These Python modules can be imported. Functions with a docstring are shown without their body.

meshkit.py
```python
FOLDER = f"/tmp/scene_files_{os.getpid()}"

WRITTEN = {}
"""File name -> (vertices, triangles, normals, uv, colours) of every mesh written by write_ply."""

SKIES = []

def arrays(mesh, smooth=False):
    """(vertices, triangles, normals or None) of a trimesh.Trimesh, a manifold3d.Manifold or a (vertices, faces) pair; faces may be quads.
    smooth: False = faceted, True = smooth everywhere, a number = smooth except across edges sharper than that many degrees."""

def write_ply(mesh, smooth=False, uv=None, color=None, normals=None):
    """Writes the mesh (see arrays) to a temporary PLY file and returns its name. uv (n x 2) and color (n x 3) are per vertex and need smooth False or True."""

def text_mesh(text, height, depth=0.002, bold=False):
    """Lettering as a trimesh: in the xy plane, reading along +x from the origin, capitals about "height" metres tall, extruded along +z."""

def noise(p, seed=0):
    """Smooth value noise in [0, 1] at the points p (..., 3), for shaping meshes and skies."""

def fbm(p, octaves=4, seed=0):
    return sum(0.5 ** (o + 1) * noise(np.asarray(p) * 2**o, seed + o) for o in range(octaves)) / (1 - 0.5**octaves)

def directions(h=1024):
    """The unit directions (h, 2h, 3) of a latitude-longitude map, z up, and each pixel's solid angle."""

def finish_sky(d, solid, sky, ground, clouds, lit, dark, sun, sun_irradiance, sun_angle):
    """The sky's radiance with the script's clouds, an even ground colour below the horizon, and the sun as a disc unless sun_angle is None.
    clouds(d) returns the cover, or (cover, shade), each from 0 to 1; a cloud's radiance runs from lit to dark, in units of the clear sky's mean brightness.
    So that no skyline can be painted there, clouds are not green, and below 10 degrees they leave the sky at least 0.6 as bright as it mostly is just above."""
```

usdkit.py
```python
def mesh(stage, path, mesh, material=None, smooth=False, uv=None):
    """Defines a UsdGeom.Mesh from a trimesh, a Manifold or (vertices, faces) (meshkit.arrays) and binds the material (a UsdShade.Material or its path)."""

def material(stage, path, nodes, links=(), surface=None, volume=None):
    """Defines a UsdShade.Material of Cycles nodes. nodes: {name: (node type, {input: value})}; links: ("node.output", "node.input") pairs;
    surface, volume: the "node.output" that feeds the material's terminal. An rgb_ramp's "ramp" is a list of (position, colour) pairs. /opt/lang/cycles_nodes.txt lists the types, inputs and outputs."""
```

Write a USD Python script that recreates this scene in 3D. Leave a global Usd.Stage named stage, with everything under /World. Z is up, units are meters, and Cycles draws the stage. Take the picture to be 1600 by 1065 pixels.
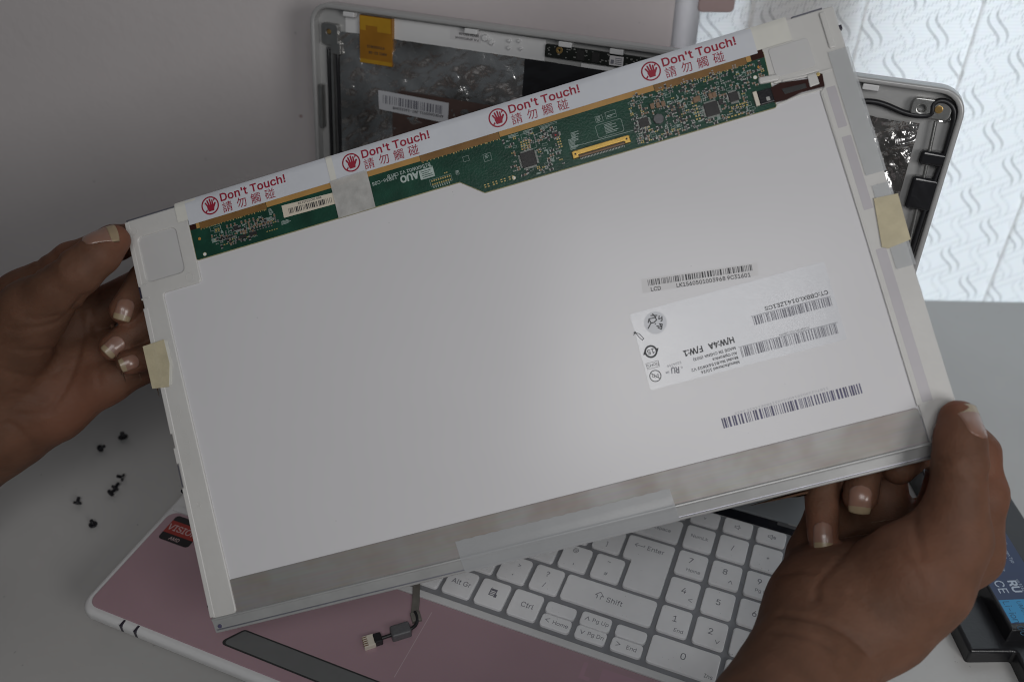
# A bare laptop display panel held in two hands above an opened pink laptop, on a white table by a window with vertical blinds.
import math, random, glob
import numpy as np
import trimesh
from shapely import affinity, union_all, box as sbox
from shapely.geometry import Polygon, MultiPolygon, Point, LineString
from pxr import Usd, UsdGeom, UsdLux, UsdShade, Gf, Sdf, Vt
import usdkit, meshkit

stage = Usd.Stage.CreateInMemory()
UsdGeom.SetStageUpAxis(stage, UsdGeom.Tokens.z)
UsdGeom.SetStageMetersPerUnit(stage, 1.0)
W = UsdGeom.Xform.Define(stage, '/World'); UsdGeom.Scope.Define(stage, '/World/Looks')
MM = 0.001
T = 28.0            # table to keyboard deck, mm

# ---------------------------------------------------------------- camera, light, exposure
def mat4(cols, origin):
    c = np.asarray(cols, float)
    return Gf.Matrix4d(*[float(x) for x in (*c[:, 0], 0, *c[:, 1], 0, *c[:, 2], 0, *(np.asarray(origin, float) * MM), 1)])
CAM = np.array((26.94, -351.98, 406.67)); CR = np.array([[0.927332, -0.229324, 0.295747], [0.374238, 0.570653, -0.730959], [-0.001143, 0.788521, 0.615007]])
cam = UsdGeom.Camera.Define(stage, '/World/camera')
cam.CreateHorizontalApertureAttr(23.5); cam.CreateVerticalApertureAttr(23.5 * 681 / 1024)
cam.CreateFocalLengthAttr(23.5 * 1405.44 / 1600)
cam.CreateClippingRangeAttr(Gf.Vec2f(0.01, 100))
cam.CreateFStopAttr(4.8); cam.CreateFocusDistanceAttr(0.455)
cam.CreateExposureAttr(0.15)
cam.AddTransformOp().Set(mat4(CR, CAM + [0, 0, T]))

def look(origin, target):
    z = np.asarray(origin, float) - np.asarray(target, float); z /= np.linalg.norm(z)
    x = np.cross([0, 0, 1.0], z); x /= np.linalg.norm(x)
    return mat4(np.array([x, np.cross(z, x), z]).T, origin)
def rect_light(name, origin, target, w, h, power, color):
    l = UsdLux.RectLight.Define(stage, '/World/' + name)
    l.CreateWidthAttr(w); l.CreateHeightAttr(h); l.CreateIntensityAttr(power); l.CreateColorAttr(Gf.Vec3f(*color))
    l.AddTransformOp().Set(look(origin, target)); return l
WO = np.array([123.8, 348.9, 0.0]); WT = np.array([69, 25.0, 0]); WT /= np.linalg.norm(WT)
WN = np.array([25, -69.0, 0]); WN /= np.linalg.norm(WN)
def wall_pt(t, off, z): return WO + WT * t + WN * off + np.array([0, 0, z])
# daylight behind the blinds, a large soft opening of the room up to the right, an added fill light by the camera, the lamp mirrored in the panel, and the dim room
rect_light('window_daylight', wall_pt(330, -420, 420), wall_pt(330, 600, 420), 1.9, 1.5, 2.15, (0.80, 0.91, 1.0))
rect_light('room_opening', np.array([620.0, -520, 510]), np.array([20.0, 0, 150]), 0.32, 0.32, 7.4, (1.0, 0.985, 0.975))
rect_light('added_fill_light', np.array([110.0, -540, 690]), np.array([0.0, -20, 120]), 0.34, 0.34, 3.9, (0.985, 0.985, 1.0))  # added fill from the camera side, brightens the keys and the right palm
lamp = UsdLux.DiskLight.Define(stage, '/World/room_lamp')
lamp.CreateRadiusAttr(0.10); lamp.CreateIntensityAttr(3.2); lamp.CreateColorAttr(Gf.Vec3f(1.0, 0.95, 0.86))
lamp.AddTransformOp().Set(look(np.array((109.33, -872.30, 942.39)), np.array([-60.0, 0, 180])))
dome = UsdLux.DomeLight.Define(stage, '/World/room_ambient')
dm = usdkit.material(stage, '/World/Looks/room_ambient', {'b': ('background_shader', {'color': (0.74, 0.88, 1.0), 'strength': 0.036})}, [], surface='b.background')
UsdShade.MaterialBindingAPI.Apply(dome.GetPrim()).Bind(dm)

# ---------------------------------------------------------------- prims
_used = {}
def numbered(path):
    n = _used.get(path, -1) + 1; _used[path] = n
    return path if n == 0 else f'{path}_{n:03d}'
def tag(o, label=None, cat=None, group=None, kind=None):
    p = o.GetPrim() if hasattr(o, 'GetPrim') else o
    for k, v in (('label', label), ('category', cat), ('group', group), ('kind', kind)):
        if v: p.SetCustomDataByKey(k, v)
    return o
def thing(name, label, cat, group=None, matrix=None, origin=None, kind=None):
    x = UsdGeom.Xform.Define(stage, numbered('/World/' + name))
    x.AddTransformOp().Set(matrix if matrix is not None else mat4(np.eye(3), origin if origin is not None else (0, 0, 0)))
    return tag(x, label, cat, group, kind)
def part(name, mesh, m, parent=None, smooth=False, label=None, kind=None, matrix=None, tint=None):
    """mesh in millimetres in its parent's frame"""
    if isinstance(mesh, MB): mesh = mesh.mesh()
    if not isinstance(mesh, trimesh.Trimesh): mesh = trimesh.Trimesh(*mesh, process=False)
    mesh = mesh.copy(); mesh.remove_unreferenced_vertices(); mesh.vertices = np.asarray(mesh.vertices) * MM
    path = numbered((str(parent.GetPath()) if parent is not None else '/World') + '/' + name)
    g = usdkit.mesh(stage, path, mesh, m, smooth)
    if tint is not None: UsdGeom.PrimvarsAPI(g).CreatePrimvar('tint', Sdf.ValueTypeNames.FloatArray, 'vertex').Set(Vt.FloatArray.FromNumpy(np.asarray(tint, np.float32)))
    if matrix is not None: g.AddTransformOp().Set(matrix)
    return tag(g, label, kind=kind)

class MB:
    def __init__(s): s.v, s.f, s.n = [], [], 0
    def add(s, v, f):
        v = np.asarray(v, float).reshape(-1, 3); s.v.append(v); s.f.append(np.asarray(f, int).reshape(-1, 3) + s.n); s.n += len(v); return s
    def tm(s, m): return s.add(m.vertices, m.faces)
    def box(s, c, size, rot=0.0):
        b = trimesh.creation.box(size); 
        if rot: b.apply_transform(trimesh.transformations.rotation_matrix(rot, [0, 0, 1]))
        b.apply_translation(c); return s.tm(b)
    def tube(s, pts, r, n=8):
        pts = np.asarray(pts, float); r = np.broadcast_to(r, len(pts)); rings = []
        up = np.array([0, 0, 1.0])
        for i, p in enumerate(pts):
            t = pts[min(i + 1, len(pts) - 1)] - pts[max(i - 1, 0)]; t /= np.linalg.norm(t)
            a = np.cross(t, up); 
            if np.linalg.norm(a) < 1e-3: a = np.cross(t, [1, 0, 0])
            a /= np.linalg.norm(a); b = np.cross(t, a)
            th = np.arange(n) * 2 * math.pi / n
            rings.append(p + r[i] * (np.cos(th)[:, None] * a + np.sin(th)[:, None] * b))
        v = np.vstack(rings + [pts[:1], pts[-1:]]); f = []
        m = len(pts)
        for i in range(m - 1):
            for k in range(n):
                a, b = i * n + k, i * n + (k + 1) % n
                f += [[a, a + n, b], [b, a + n, b + n]]
        for k in range(n):
            f += [[m * n, k, (k + 1) % n], [m * n + 1, (m - 1) * n + (k + 1) % n, (m - 1) * n + k]]
        return s.add(v, f)
    def mesh(s): return trimesh.Trimesh(np.vstack(s.v), np.vstack(s.f), process=False)

def rrect(x0, y0, x1, y1, r, n=4):
    r = min(r, (x1 - x0) / 2 - 1e-6, (y1 - y0) / 2 - 1e-6); out = []
    for cx, cy, a in ((x1 - r, y0 + r, -90), (x1 - r, y1 - r, 0), (x0 + r, y1 - r, 90), (x0 + r, y0 + r, 180)):
        for k in range(n + 1):
            t = math.radians(a + 90 * k / n); out.append((cx + r * math.cos(t), cy + r * math.sin(t)))
    return Polygon(out)
def circle(x, y, r, n=24): return Polygon([(x + r * math.cos(2 * math.pi * k / n), y + r * math.sin(2 * math.pi * k / n)) for k in range(n)])
def fillet(p, r): return p.buffer(-r, quad_segs=4).buffer(2 * r, quad_segs=4).buffer(-r, quad_segs=4)
def polys(g): 
    return [x for x in getattr(g, 'geoms', [g]) if isinstance(x, Polygon) and x.area > 1e-9]
def tri(p): return trimesh.creation.triangulate_polygon(p, engine='earcut')
def flat(g, z=0.0, mb=None):
    mb = mb or MB()
    for p in polys(g):
        v, f = tri(p); v = np.asarray(v); f = np.asarray(f)
        a = v[f[:, 0]]; b = v[f[:, 1]]; c = v[f[:, 2]]
        neg = ((b - a)[:, 0] * (c - a)[:, 1] - (b - a)[:, 1] * (c - a)[:, 0]) < 0
        f[neg] = f[neg][:, ::-1]
        mb.add(np.c_[v, np.full(len(v), z)], f)
    return mb
def inset(ring, d):
    r = np.asarray(ring); a = np.roll(r, 1, 0); b = np.roll(r, -1, 0)
    def nrm(e): 
        e = e / np.maximum(np.linalg.norm(e, axis=1, keepdims=True), 1e-9); return np.c_[-e[:, 1], e[:, 0]]
    n1, n2 = nrm(r - a), nrm(b - r); n = n1 + n2; l = np.maximum((n * n).sum(1, keepdims=True), 0.35)
    return r + d * 2 * n / l
def slab(g, z0, z1, bevel=0.3, steps=2, mb=None, both=False):
    """extruded outline with a rounded upper edge"""
    mb = mb or MB()
    for p in polys(g):
        p = p.simplify(0.005)
        rings = [np.array(p.exterior.coords)[:-1]] + [np.array(i.coords)[:-1] for i in p.interiors]
        fixed = []
        for k, r in enumerate(rings):
            area = 0.5 * np.sum(r[:, 0] * np.roll(r[:, 1], -1) - np.roll(r[:, 0], -1) * r[:, 1])
            if (area < 0) == (k == 0): r = r[::-1]
            fixed.append(r)
        prof = [(z0, 0.0)] if not both else [(z0 + bevel * (1 - math.sin(math.pi / 2 * k / steps)), bevel * (1 - math.cos(math.pi / 2 * k / steps))) for k in range(steps, -1, -1)]
        prof += [(z1 - bevel + bevel * math.sin(math.pi / 2 * k / steps), bevel * (1 - math.cos(math.pi / 2 * k / steps))) for k in range(steps + 1)]
        for r in fixed:
            n = len(r); v = []; f = []
            for z, d in prof: v.append(np.c_[inset(r, d) if d else r, np.full(n, z)])
            for i in range(len(prof) - 1):
                for k in range(n):
                    a, b = i * n + k, i * n + (k + 1) % n; f += [[a, b, a + n], [b, b + n, a + n]]
            mb.add(np.vstack(v), f)
        ins = [inset(r, bevel) for r in fixed]
        flat(Polygon(ins[0], ins[1:]).buffer(0), z1, mb)
        lo = flat(Polygon(fixed[0] if not both else ins[0], fixed[1:] if not both else ins[1:]).buffer(0), z0)
        for v, f in zip(lo.v, lo.f): pass
        m = lo.mesh(); mb.add(m.vertices, m.faces[:, ::-1])
    return mb

# ---------------------------------------------------------------- lettering
from PIL import Image, ImageDraw, ImageFont
_FD = glob.glob('/opt/blender-*/*/datafiles/fonts')[0]
_fonts = {}
def lettering(text, height, bold=0, cjk=False, px=72, wide=1.0):
    """Lettering as a shapely outline, capitals 'height' tall, reading along +x from the origin."""
    key = (cjk, px)
    if key not in _fonts: _fonts[key] = ImageFont.truetype(_FD + ('/Noto Sans CJK Regular.woff2' if cjk else '/Inter.woff2'), px)
    font = _fonts[key]
    x0, y0, x1, y1 = font.getbbox(text, anchor='ls', stroke_width=bold)
    im = Image.new('L', (x1 - x0 + 8, y1 - y0 + 8))
    ImageDraw.Draw(im).text((4 - x0, 4 - y0), text, 255, font, anchor='ls', stroke_width=bold)
    on = np.pad(np.asarray(im) > 127, ((0, 0), (1, 1))).astype(np.int8)
    rows, starts = np.nonzero(np.diff(on, axis=1) == 1); ends = np.nonzero(np.diff(on, axis=1) == -1)[1]
    g = union_all(sbox(starts, -rows - 1, ends, -rows)).buffer(0.6).buffer(-0.6).simplify(0.75)
    s = height / (px * (0.88 if cjk else 0.727))
    return affinity.affine_transform(g, [s * wide, 0, 0, s, (x0 - 4) * s * wide, (4 - y0) * s])
def put(g, x, y, rot=0.0):
    return affinity.translate(affinity.rotate(g, rot, origin=(0, 0)), x, y)
def centred(g):
    a = g.bounds; return affinity.translate(g, -(a[0] + a[2]) / 2, -(a[1] + a[3]) / 2)
def barcode(x0, y0, w, h, seed, unit=0.25, dens=(1, 3)):
    r = random.Random(seed); out = []; x = 0
    while x < w:
        b = unit * r.choice((1, 1, 1, 2, 2, 3)); 
        if x + b <= w: out.append(sbox(x0 + x, y0, x0 + x + b, y0 + h))
        x += b + unit * r.choice((1, 1, 2, 2, 3))
    return union_all(out)

# ---------------------------------------------------------------- materials
MT = {}
def pm(name, col, rough=0.5, var=0.05, ns=60.0, bump=0.0, bs=400.0, metallic=0.0, spec=0.5, coat=0.0, alpha=1.0, extra=None, rvar=0.0, detail=4.0, speck=None):
    """procedural paint: colour with a soft noise, roughness noise and a fine relief"""
    c = np.asarray(col, float)
    nodes = {'tc': ('texture_coordinate', {}), 'n': ('noise_texture', {'scale': ns, 'detail': detail, 'roughness': 0.6}),
             'r': ('rgb_ramp', {'ramp': [(0.25, tuple(c * (1 - var))), (0.75, tuple(np.minimum(c * (1 + var), 1)))]}),
             'p': ('principled_bsdf', {'roughness': rough, 'metallic': metallic, 'specular_ior_level': spec, 'coat_weight': coat, 'coat_roughness': 0.12, 'alpha': alpha, **(extra or {})})}
    links = [('tc.object', 'n.vector'), ('n.fac', 'r.fac'), ('r.color', 'p.base_color')]
    if speck:
        sc, lo, dk = speck
        nodes['sn'] = ('noise_texture', {'scale': sc, 'detail': 1.5}); nodes['sm'] = ('noise_texture', {'scale': sc * 0.045, 'detail': 2.0})
        nodes['sv'] = ('math', {'math_type': 'multiply_add', 'value2': 0.22}); nodes['sr'] = ('rgb_ramp', {'ramp': [(0.0, (1, 1, 1)), (lo, (1, 1, 1)), (lo + 0.035, (1 - dk, 1 - dk * 0.98, 1 - dk * 0.95)), (1.0, (1 - dk, 1 - dk, 1 - dk))]}); nodes['sx'] = ('mix', {'mix_type': 'multiply', 'fac': 1.0})
        links = [('tc.object', 'n.vector'), ('n.fac', 'r.fac'), ('tc.object', 'sn.vector'), ('tc.object', 'sm.vector'), ('sm.fac', 'sv.value1'), ('sn.fac', 'sv.value3'), ('sv.value', 'sr.fac'), ('r.color', 'sx.color1'), ('sr.color', 'sx.color2'), ('sx.color', 'p.base_color')]
    if rvar:
        nodes['mr'] = ('map_range', {'from_min': 0.3, 'from_max': 0.7, 'to_min': max(rough - rvar, 0.02), 'to_max': rough + rvar})
        nodes['n2'] = ('noise_texture', {'scale': ns * 2.3, 'detail': 3.0}); links += [('tc.object', 'n2.vector'), ('n2.fac', 'mr.value'), ('mr.result', 'p.roughness')]
    if bump:
        nodes['bn'] = ('noise_texture', {'scale': bs, 'detail': 3.0}); nodes['b'] = ('bump', {'strength': bump, 'distance': 0.001})
        links += [('tc.object', 'bn.vector'), ('bn.fac', 'b.height'), ('b.normal', 'p.normal')]
    MT[name] = usdkit.material(stage, '/World/Looks/' + name, nodes, links, surface='p.BSDF')
    return MT[name]
pm('white_plastic', (0.66, 0.66, 0.65), 0.32, 0.03, 30, 0.05, 300)
pm('frame_plastic', (0.60, 0.59, 0.565), 0.33, 0.05, 25, 0.10, 250, extra={'subsurface_weight': 0.15, 'subsurface_scale': 0.003, 'subsurface_radius': (1, 1, 0.9)})
pm('recess_plastic', (0.50, 0.495, 0.49), 0.4, 0.04, 30)
pm('groove_plastic', (0.43, 0.41, 0.43), 0.4, 0.05, 30)
pm('reflector', (0.60, 0.592, 0.605), 0.42, 0.02, 8, 0.10, 14, speck=(700, 0.90, 0.3), spec=0.22, coat=0.42, extra={'coat_roughness': 0.22})
pm('chassis', (0.30, 0.30, 0.34), 0.35, 0.08, 40, metallic=0.8)
pm('screen_black', (0.012, 0.012, 0.014), 0.12, 0.1, 40)
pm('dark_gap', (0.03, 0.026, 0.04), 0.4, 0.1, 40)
pm('warning_tape', (0.56, 0.575, 0.61), 0.30, 0.05, 35, 0.10, 60, rvar=0.06)
pm('tape_end', (0.62, 0.61, 0.56), 0.35, 0.05, 60, 0.15, 90)
pm('clear_tape', (0.50, 0.49, 0.47), 0.22, 0.16, 170, 0.5, 190, alpha=0.82)
pm('side_tape', (0.50, 0.515, 0.525), 0.28, 0.05, 40, 0.2, 120, alpha=0.6)
pm('edge_metal', (0.36, 0.362, 0.358), 0.4, 0.12, 60, metallic=0.25)
pm('grey_tape', (0.40, 0.41, 0.42), 0.3, 0.05, 40, 0.06, 60, alpha=0.72)
pm('masking_tape', (0.52, 0.46, 0.31), 0.6, 0.16, 90, 0.3, 350, alpha=0.86)
pm('red_ink', (0.27, 0.010, 0.03), 0.45, 0.08, 200)
pm('black_ink', (0.025, 0.025, 0.03), 0.5, 0.1, 200)
pm('blue_black_ink', (0.07, 0.065, 0.13), 0.5, 0.35, 160)
pm('grey_ink', (0.16, 0.16, 0.19), 0.5, 0.15, 300)
pm('pale_ink', (0.34, 0.34, 0.37), 0.5, 0.15, 300)
pm('label_paper', (0.565, 0.57, 0.595), 0.20, 0.03, 40, 0.12, 70)
pm('label_dull', (0.565, 0.555, 0.56), 0.4, 0.03, 60)
pm('dot_paper', (0.50, 0.51, 0.54), 0.35, 0.03, 60)
pm('cream_label', (0.60, 0.54, 0.44), 0.5, 0.05, 60)
pm('board_green', (0.009, 0.048, 0.030), 0.3, 0.35, 90, 0.1, 900)
pm('board_edge', (0.30, 0.27, 0.12), 0.5)
pm('gold', (0.72, 0.47, 0.13), 0.32, 0.1, 300, metallic=0.8)
pm('gold_pad', (0.50, 0.38, 0.15), 0.4, 0.2, 900, metallic=0.4)
pm('solder', (0.40, 0.40, 0.38), 0.35, 0.15, 900, metallic=0.5)
pm('chip_black', (0.022, 0.021, 0.021), 0.4, 0.15, 500, 0.1, 2500)
pm('part_tan', (0.20, 0.125, 0.075), 0.45, 0.2, 900)
pm('part_grey', (0.10, 0.10, 0.105), 0.45, 0.2, 900)
pm('silk_white', (0.38, 0.45, 0.42), 0.5, 0.2, 900)
pm('flex_gold', (0.40, 0.225, 0.07), 0.35, 0.1, 90)
pm('flex_brown', (0.20, 0.105, 0.033), 0.35, 0.15, 150)
pm('flex_dark', (0.030, 0.009, 0.007), 0.25, 0.2, 120)
pm('hole_white', (0.7, 0.7, 0.68), 0.4)
pm('orange_dot', (0.55, 0.25, 0.06), 0.4, metallic=0.3)
pm('red_mark', (0.35, 0.02, 0.02), 0.4)
pm('table_white', (0.43, 0.425, 0.415), 0.42, 0.05, 9, 0.08, 260, rvar=0.06, speck=(420, 0.86, 0.45))
pm('wall_paint', (0.56, 0.525, 0.522), 0.75, 0.06, 3.5, 0.3, 140, speck=(120, 0.90, 0.25))
pm('window_frame_white', (0.72, 0.74, 0.78), 0.35, 0.02, 10)
pm('pink_tab', (0.36, 0.27, 0.26), 0.5, 0.05, 40)
pm('shaded_lid_white', (0.40, 0.40, 0.395), 0.32, 0.03, 40, 0.04, 500, metallic=0.15)  # white lid plastic, its backlit shade put into the darker colour
pm('laptop_white', (0.62, 0.62, 0.62), 0.35, 0.025, 40, 0.04, 500)
pm('key_white', (0.80, 0.80, 0.81), 0.42, 0.04, 60, 0.08, 1800, speck=(900, 0.86, 0.4))
pm('key_deck', (0.27, 0.275, 0.29), 0.42, 0.06, 50, 0.1, 900, metallic=0.35)
pm('pad_grey', (0.17, 0.175, 0.175), 0.38, 0.06, 40, 0.05, 900, metallic=0.3)
pm('pad_border', (0.03, 0.03, 0.03), 0.4)
pm('strip_black', (0.012, 0.013, 0.018), 0.15, 0.1, 60)
pm('strip_silver', (0.33, 0.35, 0.37), 0.35, 0.05, 40, metallic=0.5)
pm('black_plastic', (0.012, 0.012, 0.014), 0.28, 0.15, 60, 0.1, 700)
pm('cable_black', (0.012, 0.012, 0.014), 0.4, 0.2, 200)
pm('ribbon_grey', (0.14, 0.13, 0.115), 0.45, 0.2, 200)
pm('connector_cream', (0.62, 0.57, 0.48), 0.45, 0.06, 300)
pm('screw_black', (0.008, 0.008, 0.011), 0.35, 0.2, 900)
pm('metal_bracket', (0.36, 0.36, 0.35), 0.32, 0.12, 200, 0.1, 900, metallic=0.8)
pm('brass', (0.42, 0.27, 0.10), 0.35, 0.2, 400, metallic=0.7)
pm('kapton', (0.30, 0.135, 0.016), 0.28, 0.15, 60, 0.1, 200)
pm('kapton_bright', (0.42, 0.23, 0.02), 0.28, 0.15, 60)
pm('camera_board', (0.012, 0.014, 0.012), 0.35, 0.3, 600)
pm('sticker_red', (0.30, 0.030, 0.022), 0.3, 0.15, 90)
pm('sticker_black', (0.012, 0.011, 0.013), 0.3)
pm('sticker_print', (0.50, 0.36, 0.36), 0.4)
pm('battery_label', (0.014, 0.030, 0.088), 0.4, 0.08, 60)
pm('battery_blue', (0.02, 0.22, 0.44), 0.4, 0.06, 60)
pm('battery_print', (0.40, 0.46, 0.55), 0.5)
pm('battery_dark_print', (0.01, 0.06, 0.12), 0.5)
pm('scratch_pale', (0.50, 0.40, 0.43), 0.4)
pm('pink_mark', (0.40, 0.25, 0.30), 0.4)
# brushed pink palm rest, metal strip with smudges, foil, fabric and skin have their own networks
def net(name, nodes, links, surface='p.BSDF'):
    MT[name] = usdkit.material(stage, '/World/Looks/' + name, nodes, links, surface=surface); return MT[name]
net('pink_paint', {'tc': ('texture_coordinate', {}), 'n': ('noise_texture', {'scale': 14.0, 'detail': 4.0}), 'sp': ('noise_texture', {'scale': 1500.0, 'detail': 1.0}),
    'r': ('rgb_ramp', {'ramp': [(0.3, (0.40, 0.265, 0.298)), (0.7, (0.44, 0.295, 0.332))]}), 'm': ('mix', {'mix_type': 'multiply', 'fac': 0.14}),
    'st': ('noise_texture', {'scale': 32.0, 'detail': 2.0}), 'sr': ('rgb_ramp', {'ramp': [(0.70, (1, 1, 1)), (0.80, (0.82, 0.66, 0.55))]}), 'm2': ('mix', {'mix_type': 'multiply', 'fac': 0.5}),
    'p': ('principled_bsdf', {'roughness': 0.38, 'metallic': 0.15, 'coat_weight': 0.25, 'coat_roughness': 0.25})},
    [('tc.object', 'n.vector'), ('tc.object', 'sp.vector'), ('tc.object', 'st.vector'), ('n.fac', 'r.fac'), ('r.color', 'm.color1'), ('sp.color', 'm.color2'), ('st.fac', 'sr.fac'), ('m.color', 'm2.color1'), ('sr.color', 'm2.color2'), ('m2.color', 'p.base_color')])
net('strip_metal', {'tc': ('texture_coordinate', {}), 'mp': ('mapping', {'scale': (40.0, 900.0, 40.0)}), 'n': ('noise_texture', {'scale': 1.0, 'detail': 3.0}),
    'sm': ('noise_texture', {'scale': 38.0, 'detail': 3.0, 'roughness': 0.55}), 'sr': ('rgb_ramp', {'ramp': [(0.42, (0.30, 0.29, 0.28)), (0.62, (0.275, 0.245, 0.225))]}),
    'mr': ('map_range', {'from_min': 0.3, 'from_max': 0.7, 'to_min': 0.42, 'to_max': 0.55}),
    'ov': ('mix', {'mix_type': 'multiply', 'fac': 0.22}), 'p': ('principled_bsdf', {'metallic': 0.3, 'roughness': 0.48})},
    [('tc.object', 'mp.vector'), ('mp.vector', 'n.vector'), ('tc.object', 'sm.vector'), ('sm.fac', 'sr.fac'), ('sr.color', 'ov.color1'), ('n.color', 'ov.color2'), ('ov.color', 'p.base_color'), ('sm.fac', 'mr.value'), ('mr.result', 'p.roughness')])
net('foil', {'tc': ('texture_coordinate', {}), 'n': ('noise_texture', {'scale': 95.0, 'detail': 4.0, 'roughness': 0.6, 'distortion': 0.8}), 'b': ('bump', {'strength': 0.8, 'distance': 0.0012}),
    'n2': ('noise_texture', {'scale': 22.0, 'detail': 2.0}), 'r': ('rgb_ramp', {'ramp': [(0.38, (0.30, 0.29, 0.28)), (0.6, (0.75, 0.74, 0.73))]}),
    'p': ('principled_bsdf', {'metallic': 0.85, 'roughness': 0.16})},
    [('tc.object', 'n.vector'), ('n.fac', 'b.height'), ('b.normal', 'p.normal'), ('tc.object', 'n2.vector'), ('n2.fac', 'r.fac'), ('r.color', 'p.base_color')])
net('painted_brown_reflection', {'tc': ('texture_coordinate', {}), 'n': ('noise_texture', {'scale': 40.0, 'detail': 3.0}), 'b': ('bump', {'strength': 0.3, 'distance': 0.001}),  # brown of things mirrored in the foil, put into the colour
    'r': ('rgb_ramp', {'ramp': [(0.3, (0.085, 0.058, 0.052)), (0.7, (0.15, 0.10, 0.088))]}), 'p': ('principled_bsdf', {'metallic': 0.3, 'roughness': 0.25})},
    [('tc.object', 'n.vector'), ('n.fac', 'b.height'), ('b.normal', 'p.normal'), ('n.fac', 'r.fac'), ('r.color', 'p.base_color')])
net('black_film', {'tc': ('texture_coordinate', {}), 'n': ('noise_texture', {'scale': 60.0, 'detail': 3.0, 'distortion': 0.6}), 'b': ('bump', {'strength': 0.5, 'distance': 0.001}),
    'p': ('principled_bsdf', {'base_color': (0.02, 0.02, 0.022), 'roughness': 0.16})}, [('tc.object', 'n.vector'), ('n.fac', 'b.height'), ('b.normal', 'p.normal')])
def fabric(name, front, thru):
    net(name, {'tc': ('texture_coordinate', {}), 'w': ('wave_texture', {'bands_direction': 'z', 'scale': 130.0, 'distortion': 0.6, 'detail': 1.0}), 'n': ('noise_texture', {'scale': 260.0, 'detail': 2.0}),
        'r': ('rgb_ramp', {'ramp': [(0.0, tuple(np.array(thru) * 0.90)), (1.0, thru)]}), 'b': ('bump', {'strength': 0.15, 'distance': 0.0005}),
        'm': ('mix', {'mix_type': 'multiply', 'fac': 0.10}),
        'd': ('diffuse_bsdf', {'color': front}), 't': ('translucent_bsdf', {}), 'a': ('add_closure', {})},
        [('tc.object', 'w.vector'), ('tc.object', 'n.vector'), ('w.fac', 'r.fac'), ('w.fac', 'b.height'), ('b.normal', 'd.normal'), ('r.color', 'm.color1'), ('n.color', 'm.color2'), ('m.color', 't.color'), ('d.BSDF', 'a.closure1'), ('t.BSDF', 'a.closure2')], surface='a.closure')
fabric('blind_fabric', (0.42, 0.41, 0.39), (0.42, 0.42, 0.42))
def thread(name, col, cover):
    net(name, {'d': ('diffuse_bsdf', {'color': col}), 't': ('transparent_bsdf', {}), 'm': ('mix_closure', {'fac': cover})}, [('t.BSDF', 'm.closure1'), ('d.BSDF', 'm.closure2')], surface='m.closure')
thread('blind_thread', (0.40, 0.40, 0.40), 0.36)
thread('blind_dash', (0.40, 0.40, 0.40), 0.36)
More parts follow.
